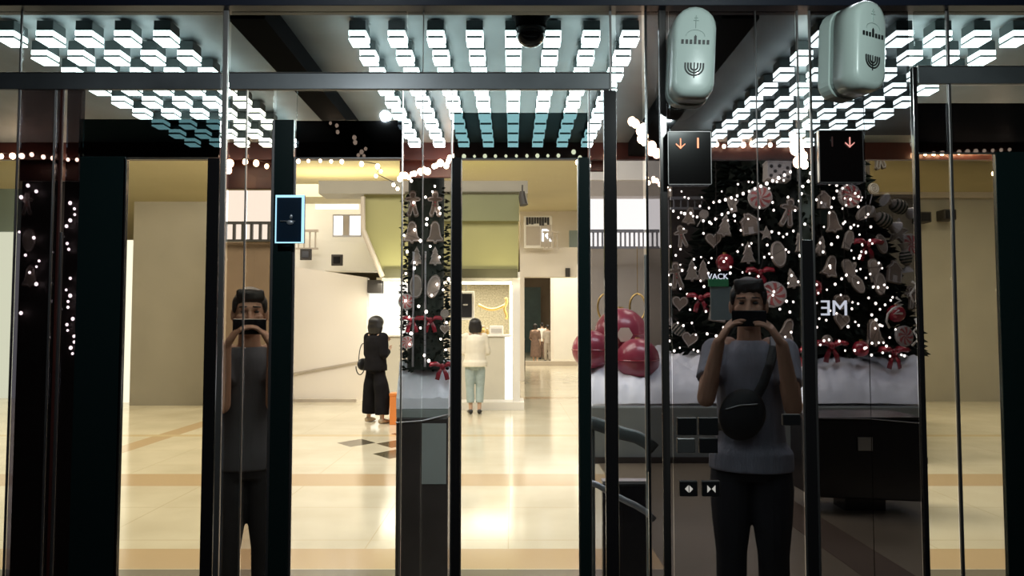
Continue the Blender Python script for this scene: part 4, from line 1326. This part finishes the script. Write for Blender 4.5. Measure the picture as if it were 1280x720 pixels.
for k, px, py, sz, tilt in sl:
    src = [x for x in C.objects if x.parent is None and x.get('group') == 'ornaments on the big tree' and x.get('label', '').startswith(DESC[k][0])][0]
    o = copy_tree(src)
    Yo = Y - 0.145
    p = P(px, py, Yo)
    h0 = {'swirl': 0.30, 'candy': 0.20, 'bauble': 0.26, 'bow': 0.26, 'lolly': 0.44}.get(k, 0.34)
    sc = sz * Yo / F / h0
    o.location = p; o.scale = (sc, sc * 0.6, sc); o.rotation_euler = (0, math.radians(tilt), 0)
    others = sorted([q for q in sl if q[0] == k], key=lambda q: (q[2], q[1]))
    i = others.index((k, px, py, sz, tilt))
    tag(o, '%s on slim tree%s' % (DESC[k][0], '' if len(others) == 1 else ', %s from top left of its kind' % ORD[i + 1]), DESC[k][1], 'ornaments on the slim tree')
rnd = random.Random(21)
light_string([P(505 + rnd.uniform(0, 56), 226 + 225 * i / 33, Y - 0.165) for i in range(34)], 'string of tiny warm lights on the slim tree behind smoky panes', 0.0065, 'treebulb', 0.0, 'light strings on the slim trees', name='tree_fairy_lights', wire=True, wr=0.001)

# dark column with lights behind the far left panes
Y = 4.6
o = MB().box(X(22, Y), X(97, Y), Y, Y + 0.35, 0, LZ + 0.3).build('wall_dark_column', 'darkwall'); tag(o, 'dark column behind the far left panes', 'column', kind='structure')
light_string([P(rnd.choice((rnd.uniform(24, 56), rnd.uniform(82, 94))), 232 + 210 * i / 29, Y - 0.03) for i in range(30)], 'scattered tiny lights on the dark column behind the far left panes', 0.009, 'treebulb', 0.0, 'light strings on the slim trees', name='hanging_fairy_lights', wire=True, wr=0.001)
for i, (px, py, k) in enumerate(((34, 255, 'man'), (38, 345, 'bell'), (36, 300, 'oval'))):
    src = [x for x in C.objects if x.parent is None and x.get('group') == 'ornaments on the big tree' and x.get('label', '').startswith(DESC[k][0])][0]
    o = copy_tree(src); o.location = P(px, py, Y - 0.002); sc = 30 * Y / F / 0.34; o.scale = (sc, sc * 0.4, sc); o.rotation_euler = (0, 0, 0)
    tag(o, DESC[k][0] + ' on the dark column at far left', DESC[k][1], 'ornaments on the dark column')

# orange box and small things by the woman in black
Y = 12.05
a, c = P(487, 495, Y), P(512, 533, Y)
t = MB().box(a.x, c.x, Y, Y + 0.28, 0.0, a.z).build('orange_box', 'orange', bevel=0.008)
MB().box(a.x - 0.005, c.x + 0.005, Y - 0.005, Y + 0.285, a.z + 0.0005, a.z + 0.04).build('lid', 'orange', t)
tag(t, 'tall orange cardboard box on the floor beside the woman in black', 'box')

# ------------------------------------------------------------------ people
def person(name, label, loc, rz, H, skin, pose, clothes, hair, vox, group=None, bvox=None):
    """local frame: feet at the origin, facing -Y; all lengths for a 1.70 m figure, scaled by H/1.70"""
    k = H / 1.70
    t = empty(name, loc, rz)
    t.scale = (k, k, k)
    J = dict(pose)
    b = MB()
    hd = Vector(J.get('head', (0, -0.02, 1.585)))
    # trunk, neck
    b.loft([(0, 0, 0.84), (0, 0.005, 0.93), (0, 0, 1.05), (0, 0, 1.18), (0, 0.0, 1.30), (0, 0.01, 1.38), (0, 0.01, 1.42)],
           [(0.13, 0.09), (0.155, 0.105), (0.125, 0.085), (0.14, 0.095), (0.155, 0.10), (0.12, 0.075), (0.06, 0.05)], 18, up=(1, 0, 0))
    b.capsule((0, 0.01, 1.40), 0.055, hd + Vector((0, 0.02, -0.09)), 0.05)
    # head: skull, jaw, brow, nose, ears
    b.ell(hd + Vector((0, 0.012, 0.02)), (0.069, 0.092, 0.092), 18, 14)
    b.ell(hd + Vector((0, -0.022, -0.045)), (0.053, 0.066, 0.07), 16, 12)
    b.ell(hd + Vector((0, -0.055, -0.088)), (0.026, 0.026, 0.024))
    b.ell(hd + Vector((0, -0.078, 0.022)), (0.05, 0.014, 0.012))
    b.capsule(hd + Vector((0, -0.086, 0.01)), 0.009, hd + Vector((0, -0.107, -0.032)), 0.014)
    b.ell(hd + Vector((0, -0.088, -0.062)), (0.024, 0.012, 0.009))
    for s_ in (-1, 1):
        b.ell(hd + Vector((s_ * 0.076, 0.012, -0.01)), (0.012, 0.02, 0.032))
        b.ell(hd + Vector((s_ * 0.040, -0.062, -0.022)), (0.022, 0.02, 0.02))
    # arms and hands
    for s_ in (-1, 1):
        kk = 'L' if s_ < 0 else 'R'
        sh, el, wr = (Vector(J[x + kk]) for x in ('sh', 'el', 'wr'))
        b.capsule((s_ * 0.10, 0.01, 1.38), 0.065, sh, 0.058)
        b.capsule(sh, 0.052, el, 0.040)
        b.capsule(el, 0.041, wr, 0.026)
        hdir = Vector(J.get('hd' + kk, tuple((wr - el).normalized()))).normalized()
        pn = Vector(J.get('pn' + kk, (0, -1, 0)))            # palm normal
        pn = (pn - hdir * pn.dot(hdir)).normalized()
        across = hdir.cross(pn).normalized()
        pc = wr + hdir * 0.05
        b.loft([wr, wr + hdir * 0.03, wr + hdir * 0.065, wr + hdir * 0.09], [(0.024, 0.018), (0.036, 0.016), (0.042, 0.014), (0.038, 0.012)], 12, up=tuple(across))
        curl = J.get('curl' + kk, 0.5)
        for i, L in enumerate((0.068, 0.076, 0.072, 0.056)):
            p = wr + hdir * 0.085 + across * (0.0325 - 0.0215 * i)
            d = hdir.copy()
            for sg, fr in enumerate((0.45, 0.32, 0.23)):
                d = (d + pn * curl * (0.6 + 0.35 * sg)).normalized()
                q = p + d * L * fr
                b.capsule(p, 0.0086 - 0.0006 * sg, q, 0.0082 - 0.0006 * sg, 10)
                p = q
        ts = J.get('thumb' + kk, 1)
        p = wr + hdir * 0.03 + across * (0.03 * ts)
        d = (hdir * 0.6 + across * ts * 0.75 + pn * 0.25).normalized()
        q = p + d * 0.035
        b.capsule(p, 0.012, q, 0.010, 8)
        b.capsule(q, 0.010, q + (d + hdir * 0.7 + pn * 0.3).normalized() * 0.03, 0.008, 8)
    # legs and feet
    for s_ in (-1, 1):
        kk = 'L' if s_ < 0 else 'R'
        hp = Vector((s_ * 0.085, 0.0, 0.86))
        kn = Vector(J.get('kn' + kk, (s_ * 0.09, -0.015, 0.47)))
        an = Vector(J.get('an' + kk, (s_ * 0.095, 0.02, 0.075)))
        b.capsule(hp, 0.082, kn, 0.052)
        b.capsule(kn, 0.052, an, 0.034)
        b.capsule(an + Vector((0, 0.015, -0.04)), 0.03, an + Vector((s_ * 0.02, -0.14, -0.05)), 0.022)
    b.build('body', skin, t, remesh=bvox or vox, smoothit=2 if not bvox else 3)
    if vox < 0.02:
        for s_ in (-1, 1):
            MB().ell(hd + Vector((s_ * 0.030, -0.0735, 0.004)), (0.0125, 0.007, 0.006), 10, 8).build('eye', 'hair', t, smooth=True)
            MB().capsule(hd + Vector((s_ * 0.016, -0.0915, 0.028)), 0.0038, hd + Vector((s_ * 0.046, -0.080, 0.026)), 0.0032, 8).build('eyebrow', 'hair', t, smooth=True)
    for fn in clothes:
        fn(t, J, vox)
    hair(t, hd, vox)
    tag(t, label, 'person', group)
    return t

def shirt(m, hem=0.80, rx=0.17, ry=0.125, sleeve=0.55, neck=1.425, flare=1.0, sr=0.068):
    def fn(t, J, vox):
        b = MB()
        zs = [hem, hem + 0.08, 0.95, 1.08, 1.2, 1.31, 1.375, neck]
        zs[2] = max(zs[2], hem + 0.12)
        rs = [(rx * flare, ry * flare * 1.02), (rx * flare * 0.99, ry * flare), (rx, ry), (rx * 0.94, ry * 0.93), (rx * 0.97, ry * 0.95), (rx * 0.97, ry * 0.93), (rx * 0.82, ry * 0.78), (0.068, 0.062)]
        b.loft([(0, 0.004, z) for z in zs], rs, 24, up=(1, 0, 0))
        for s_ in (-1, 1):
            kk = 'L' if s_ < 0 else 'R'
            sh, el, wr = (Vector(J[x + kk]) for x in ('sh', 'el', 'wr'))
            b.capsule((s_ * 0.09, 0.008, 1.365), 0.07, sh, sr)
            if sleeve <= 1:
                b.loft([sh, sh.lerp(el, sleeve * 0.6), sh.lerp(el, sleeve)], [sr, sr * 0.97, sr * 0.98], 14)
            else:
                b.capsule(sh, sr, el, sr * 0.82)
                b.loft([el, el.lerp(wr, (sleeve - 1) * 0.5), el.lerp(wr, sleeve - 1)], [sr * 0.82, sr * 0.72, sr * 0.62], 14)
        b.build('shirt', m, t, remesh=vox, smoothit=2)
    return fn
def trousers(m, wide=1.0, end=0.09, top=0.93):
    def fn(t, J, vox):
        b = MB()
        b.loft([(0, 0.0, 0.80), (0, 0.002, 0.86), (0, 0.003, top), (0, 0.003, top + 0.03)], [(0.15, 0.105), (0.168, 0.118), (0.160, 0.112), (0.15, 0.105)], 20, up=(1, 0, 0))
        for s_ in (-1, 1):
            kk = 'L' if s_ < 0 else 'R'
            kn = Vector(J.get('kn' + kk, (s_ * 0.09, -0.015, 0.47)))
            an = Vector(J.get('an' + kk, (s_ * 0.095, 0.02, 0.075)))
            b.loft([(s_ * 0.084, 0, 0.88), (s_ * 0.086, 0, 0.76), kn.lerp(Vector((s_ * 0.086, 0, 0.76)), 0.5), kn, kn.lerp(an, 0.5), kn.lerp(an, 1 - (end - 0.075) / 0.4)],
                   [0.09, 0.098, 0.086 * (0.5 + 0.5 * wide), 0.068 * wide, 0.066 * wide, 0.062 * wide], 16)
        b.build('trousers', m, t, remesh=vox, smoothit=2)
    return fn
def dress(m, hem=0.35, top=1.42):
    def fn(t, J, vox):
        b = MB()
        b.loft([(0, 0, hem), (0, 0, 0.6), (0, 0, 0.9), (0, 0, 1.1), (0, 0, 1.3), (0, 0, 1.375), (0, 0, top)], [(0.22, 0.19), (0.2, 0.165), (0.18, 0.13), (0.14, 0.105), (0.165, 0.12), (0.14, 0.095), (0.065, 0.06)], 20, up=(1, 0, 0))
        for s_ in (-1, 1):
            kk = 'L' if s_ < 0 else 'R'
            sh, el = Vector(J['sh' + kk]), Vector(J['el' + kk])
            b.capsule((s_ * 0.09, 0, 1.36), 0.07, sh, 0.066); b.capsule(sh, 0.066, el, 0.055)
        b.build('dress', m, t, remesh=vox, smoothit=2)
    return fn
def shoes(m):
    def fn(t, J, vox):
        for s_ in (-1, 1):
            kk = 'L' if s_ < 0 else 'R'
            an = Vector(J.get('an' + kk, (s_ * 0.095, 0.02, 0.075)))
            b = MB()
            b.loft([an + Vector((0, 0.06, -0.035)), an + Vector((0, 0.02, -0.030)), an + Vector((s_ * 0.008, -0.06, -0.036)), an + Vector((s_ * 0.018, -0.13, -0.045)), an + Vector((s_ * 0.022, -0.175, -0.052))],
                   [(0.030, 0.034), (0.038, 0.043), (0.042, 0.038), (0.042, 0.029), (0.022, 0.018)], 14, up=(1, 0, 0))
            b.build('shoe', m, t, smooth=True)
    return fn
def short_hair(t, hd, vox):
    b = MB()
    b.ell(hd + Vector((0, 0.026, 0.046)), (0.077, 0.096, 0.083), 20, 14)
    b.ell(hd + Vector((0, -0.035, 0.088)), (0.062, 0.055, 0.034), 16, 10)
    for i in range(7):
        u = (i - 3) / 3
        b.capsule(hd + Vector((u * 0.05, -0.062, 0.098)), 0.016, hd + Vector((u * 0.058 + 0.006, -0.082 + 0.022 * u * u, 0.058 + 0.008 * (i % 2))), 0.008, 8)
    for s_ in (-1, 1):
        b.ell(hd + Vector((s_ * 0.070, 0.0, 0.035)), (0.012, 0.04, 0.042))
    b.ell(hd + Vector((0, 0.07, -0.02)), (0.064, 0.05, 0.06))
    b.build('hair', 'hair', t, remesh=vox, smoothit=1)
def bob_hair(t, hd, vox):
    b = MB()
    b.ell(hd + Vector((0, 0.03, 0.035)), (0.094, 0.10, 0.092), 20, 14)
    b.loft([hd + Vector((0, 0.045, 0.03)), hd + Vector((0, 0.05, -0.06)), hd + Vector((0, 0.055, -0.12))], [(0.094, 0.08), (0.100, 0.075), (0.085, 0.055)], 18, up=(1, 0, 0))
    b.build('hair', 'hair', t, remesh=vox, smoothit=1)
def big_bob(t, hd, vox):
    b = MB()
    b.ell(hd + Vector((0, 0.03, 0.03)), (0.112, 0.115, 0.098), 20, 14)
    b.loft([hd + Vector((0, 0.045, 0.03)), hd + Vector((0, 0.05, -0.06)), hd + Vector((0, 0.055, -0.14))], [(0.112, 0.09), (0.125, 0.09), (0.105, 0.065)], 18, up=(1, 0, 0))
    b.build('hair', 'hair', t, remesh=vox, smoothit=1)
def huge_bob(t, hd, vox):
    b = MB()
    b.ell(hd + Vector((0, 0.03, 0.035)), (0.125, 0.128, 0.108), 20, 14)
    b.loft([hd + Vector((0, 0.045, 0.03)), hd + Vector((0, 0.05, -0.06)), hd + Vector((0, 0.055, -0.16))], [(0.125, 0.10), (0.142, 0.10), (0.12, 0.07)], 18, up=(1, 0, 0))
    b.build('hair', 'hair', t, remesh=vox, smoothit=1)
def bun_hair(t, hd, vox):
    b = MB()
    b.ell(hd + Vector((0, 0.028, 0.03)), (0.088, 0.096, 0.092), 20, 14)
    b.ell(hd + Vector((0, 0.05, -0.045)), (0.07, 0.06, 0.06))
    b.ell(hd + Vector((0, 0.10, 0.09)), (0.045, 0.045, 0.04))
    b.build('hair', 'hair', t, remesh=vox, smoothit=1)
def strip_band(pts, w, th, nrm):
    """flat strap along pts"""
    pts = [Vector(p) for p in pts]
    b = MB()
    b.loft(pts, [(w, th)] * len(pts), 8, up=nrm)
    return b

photo_pose = dict(head=(0.0, -0.035, 1.588), shL=(-0.15, 0.0, 1.375), elL=(-0.185, -0.17, 1.175), wrL=(-0.125, -0.27, 1.420), shR=(0.15, 0.0, 1.375), elR=(0.175, -0.16, 1.145), wrR=(0.130, -0.27, 1.410),
                  hdL=(0.50, -0.22, 0.84), hdR=(-0.50, -0.22, 0.84), pnL=(1.0, 0.12, -0.15), pnR=(-1.0, 0.12, -0.15), curlL=0.62, curlR=0.62, thumbL=1, thumbR=-1)
def phone_bag(t, J, vox):
    pass
def slingbag(t, J, vox):
    o = empty('sling_bag', (0.0, 0, 0)); o.parent = t
    b = MB()
    R3 = Matrix.Rotation(math.radians(22), 3, 'Y')
    b.ell((-0.035, -0.165, 1.105), (0.098, 0.036, 0.115), 20, 14, R3)
    b.build('pouch', 'bag', o, smooth=True)
    b = MB(); b.tube([(-0.10, -0.197, 1.13), (-0.04, -0.204, 1.15), (0.03, -0.196, 1.155)], 0.004, 6); b.build('zip', 'strip_dk', o)
    b = strip_band([(0.02, -0.155, 1.17), (0.055, -0.148, 1.24), (0.085, -0.132, 1.32), (0.105, -0.09, 1.40), (0.108, -0.01, 1.437), (0.10, 0.08, 1.39), (0.03, 0.135, 1.25), (-0.07, 0.142, 1.1), (-0.16, 0.06, 1.03), (-0.17, -0.06, 1.03), (-0.10, -0.145, 1.05)], 0.02, 0.005, (1, 0, 0))
    b.build('strap', 'bag', o)
def dark_phone(t):
    pass
kx = 1.76 / 1.70
# photographer's reflection, built as a figure behind the dark glass
Yp = 3.62
main = person('person', 'reflected person in slate blue shirt with black sling bag, phone raised, behind dark glass', (X(936, Yp), Yp, 0), math.radians(-17), 1.77, 'skin', photo_pose,
              [shirt('shirt', 0.845, 0.155, 0.12, 0.62, flare=1.2, sr=0.064), trousers('trouser', 1.0), shoes('shoe'), slingbag], short_hair, 0.0075, bvox=0.0042)
Rm = Matrix.Rotation(math.radians(-17), 4, 'Z')
def phone_at(pt, person_o, label, w=0.145, h=0.070):
    m = person_o.matrix_basis
    p = m @ Vector(pt)
    o = MB().box(-w / 2, w / 2, -0.0045, 0.0045, -h / 2, h / 2).build('mobile_phone', 'phone', bevel=0.003)
    o.location = p; o.rotation_euler = (0, 0, person_o.rotation_euler.z)
    b = MB()
    for z in (0.012, -0.012): b.loft([(-w / 2 + 0.02, -0.0065, z), (-w / 2 + 0.02, -0.0046, z)], [0.008, 0.008], 12)
    b.build('camera_lenses', 'display', o)
    MB().box(-w / 2 + 0.004, w / 2 - 0.004, 0.0046, 0.0052, -h / 2 + 0.004, h / 2 - 0.004).build('screen', 'screen', o)
    tag(o, label, 'phone', 'phones')
    return o
bpy.context.view_layer.update()
phone_at((0.0, -0.292, 1.522), main, 'black phone held sideways before the face of the person in slate shirt')
# second reflection of the photographer, built as a dim figure behind brown panes
dim_pose = dict(photo_pose, elL=(-0.115, -0.17, 1.165), elR=(0.115, -0.17, 1.165), shL=(-0.13, 0, 1.375), shR=(0.13, 0, 1.375), wrL=(-0.10, -0.27, 1.43), wrR=(0.10, -0.27, 1.43))
p2 = person('person', 'dim reflected person with raised hands with phone before the face, behind the seamed brown panes', (X(312, 3.75), 3.75, 0), math.radians(19), 1.73, 'skin', dim_pose,
            [shirt('shirtdk', 0.845, 0.150, 0.12, 0.6, flare=1.06), trousers('trouser'), shoes('shoe')], short_hair, 0.010, bvox=0.006)
bpy.context.view_layer.update()
phone_at((0.0, -0.292, 1.522), p2, 'black phone held by the dim person behind the brown panes')
# woman in black, seen from behind, turned to the right
wb_pose = dict(head=(0.0, -0.03, 1.585), shL=(-0.155, 0.0, 1.37), elL=(-0.21, 0.03, 1.10), wrL=(-0.12, -0.18, 1.16), shR=(0.155, 0.0, 1.37), elR=(0.20, -0.03, 1.10), wrR=(0.08, -0.25, 1.28),
               pnL=(0.6, -0.2, 0.5), pnR=(-0.6, -0.2, 0.4), anL=(-0.19, 0.05, 0.075), anR=(0.17, -0.03, 0.075), knL=(-0.145, 0.0, 0.47), knR=(0.135, -0.03, 0.47), curlL=0.6, curlR=0.7, thumbR=-1)
Yw = 12.35
wb = person('person', 'woman in black top and wide black trousers standing by the orange box', (X(470, Yw), Yw, 0), math.radians(148), 1.70, 'skin_l', wb_pose,
            [shirt('blackcloth', 0.84, 0.20, 0.15, 1.75, flare=1.05, sr=0.085), trousers('blackcloth', 1.8, 0.14, 0.95), shoes('tanshoe')], huge_bob, 0.012, bvox=0.008)
bpy.context.view_layer.update()
m = wb.matrix_basis
o = MB()
o.ell((0, 0, 0), (0.045, 0.13, 0.10), 14, 10)
o = o.build('shoulder_bag', 'bag', smooth=True)
c = m @ Vector((0.275, 0.0, 0.93)); o.location = c; o.rotation_euler = (0, 0, math.radians(148))
b = MB(); b.tube([(0, 0.10 * math.cos(a), 0.06 + 0.28 * math.sin(a) * (1)) for a in [PI * i / 12 for i in range(13)]], 0.008, 6); b.build('strap', 'bag', o)
b = MB(); b.tube([(0.06, 0.10 * math.cos(a) , -0.03 - 0.14 * math.sin(a)) for a in [PI * i / 12 for i in range(13)]], 0.009, 6); b.build('loop_handle', 'bag', o)
tag(o, 'small black bag hanging at the side of the woman in black', 'bag')
# woman in cream at the counter
ww_pose = dict(head=(0.0, -0.03, 1.585), shL=(-0.155, 0.0, 1.37), elL=(-0.22, -0.02, 1.10), wrL=(-0.14, -0.22, 1.12), shR=(0.155, 0.0, 1.37), elR=(0.22, -0.02, 1.10), wrR=(0.13, -0.22, 1.13), pnL=(0.5, -0.2, -0.6), pnR=(-0.5, -0.2, -0.6),
               anL=(-0.075, 0.02, 0.075), anR=(0.075, 0.0, 0.075), thumbR=-1)
Yw = 13.6
person('person', 'woman in cream blouse and pale jeans standing at the shop counter', (X(594, Yw), Yw, 0), math.radians(186), 1.69, 'skin_l', ww_pose,
       [shirt('whitecloth', 0.84, 0.20, 0.15, 1.45, flare=1.12, sr=0.08), trousers('denim', 1.1, 0.2), shoes('shoe')], big_bob, 0.012, bvox=0.008)
# people in the corridor
cp_pose = dict(head=(0.0, -0.03, 1.585), shL=(-0.155, 0.0, 1.37), elL=(-0.21, 0.02, 1.10), wrL=(-0.2, -0.08, 0.88), shR=(0.155, 0.0, 1.37), elR=(0.21, 0.0, 1.10), wrR=(0.16, -0.15, 0.95), pnL=(1, 0, 0), pnR=(-1, 0, 0),
               anL=(-0.09, 0.1, 0.075), anR=(0.07, -0.08, 0.075), thumbR=-1)
def ip(px, Y): return (X(px, Y), Y, 0)
person('person', 'person in long brown dress walking in the corridor', ip(669, 31.5), math.radians(170), 1.66, 'skin_l', cp_pose, [dress('browndress', 0.30), shoes('shoe')], bob_hair, 0.022, 'people in the corridor')
person('person', 'person in grey top walking at the right of the corridor', ip(684.5, 33.5), math.radians(190), 1.62, 'skin_l', cp_pose, [shirt('greycloth', 0.82, 0.17, 0.13, 1.2), trousers('greycloth', 1.1), shoes('shoe')], short_hair, 0.022, 'people in the corridor')
person('person', 'person in white top between the two others in the corridor', ip(677.5, 36.0), math.radians(182), 1.74, 'skin_l', cp_pose, [shirt('white', 0.82, 0.18, 0.13, 1.2), trousers('browndress', 1.1), shoes('shoe')], short_hair, 0.022, 'people in the corridor')
o = MB().box(X(652.5, 26), X(656.5, 26), 26, 26.3, 0, Z(425, 26)).build('litter_bin', 'blackpost', bevel=0.02)
MB().box(X(652.5, 26), X(656.5, 26), 25.99, 26.31, Z(425, 26) + 0.001, Z(423, 26)).build('lid', 'strip_dk', o)
tag(o, 'slim black litter bin at the left of the corridor', 'bin')

# ------------------------------------------------------------------ light
def area(name, loc, size, energy, col, sizey=None, rot=(0, 0, 0)):
    l = bpy.data.lights.new(name, 'AREA')
    l.energy = energy; l.color = col; l.size = size
    if sizey: l.shape = 'RECTANGLE'; l.size_y = sizey
    o = bpy.data.objects.new(name, l); C.objects.link(o)
    o.location = loc; o.rotation_euler = rot
    return o
area('mall_fill_front', (-2.5, 9.0, 7.5), 6, 800, (1.0, 0.93, 0.80), 4)  # mall fills: unseen area lamps added to brighten floor and walls
area('mall_fill_mid', (-3.0, 17.0, 5.1), 14, 800, (1.0, 0.93, 0.80), 3)
area('mall_fill_far', (1.0, 30.0, 5.1), 8, 1100, (1.0, 0.92, 0.78), 12)
area('mall_fill_right', (5.2, 12.5, 7.0), 5, 300, (1.0, 0.92, 0.78), 3)
area('stone_fill_left', (-7.5, 11.5, 6.5), 4, 350, (1.0, 0.9, 0.7), 3)  # unseen fill added over the left stone wall
area('stone_fill_right', (8.6, 12.5, 6.0), 3, 260, (1.0, 0.92, 0.7), 3)  # unseen fill added over the right stone wall
area('atrium_fill', (3.0, 6.5, 7.0), 4, 290, (0.88, 0.93, 1.0), 2)  # unseen fill added above the tree display
area('shop_fill', (X(560, 15.6), 15.6, 2.45), 3, 95, (1.0, 0.93, 0.75), 1.0)  # unseen fill added to brighten the shop's back wall
def spot(name, loc, to, energy, col, ang=80, r=0.02):
    l = bpy.data.lights.new(name, 'SPOT'); l.energy = energy; l.color = col; l.spot_size = math.radians(ang); l.spot_blend = 0.8; l.shadow_soft_size = r
    o = bpy.data.objects.new(name, l); C.objects.link(o); o.location = loc
    o.rotation_euler = (Vector(to) - Vector(loc)).to_track_quat('-Z', 'Y').to_euler()
    return o
spot('cabin_fill_right', (0.62, 0.75, 2.38), (0.62, 1.8, 2.0), 24, (0.86, 1.0, 0.98), 100)  # unseen spot added to brighten the air purifiers
spot('cabin_fill_left', (-0.5, 0.75, 2.38), (-0.4, 1.8, 1.7), 22, (0.86, 0.97, 1.0), 110)  # unseen spot added to lift the dark front on the left
area('bulkhead_washer_left', (X(492, 13.9), 13.9, Z(352, 13.9)), 0.5, 12, (1.0, 0.95, 0.7), 0.2, (math.radians(160), 0, 0))
area('bulkhead_washer_right', (X(628, 13.9), 13.9, Z(352, 13.9)), 0.8, 7, (1.0, 0.9, 0.6), 0.2, (math.radians(160), 0, 0))
w = bpy.data.worlds.new('world'); S.world = w
w.use_nodes = True
w.node_tree.nodes['Background'].inputs[0].default_value = (0.9, 0.85, 0.75, 1)
w.node_tree.nodes['Background'].inputs[1].default_value = 0.12

S.view_settings.view_transform = 'Standard'
S.view_settings.look = 'None'
S.view_settings.gamma = 1
S.view_settings.exposure = 0.0
S.view_settings.use_curve_mapping = False
S.cycles.max_bounces = 8
S.cycles.transparent_max_bounces = 16
S.cycles.use_denoising = True
S.cycles.sample_clamp_indirect = 4
S.cycles.caustics_reflective = False
S.cycles.caustics_refractive = False
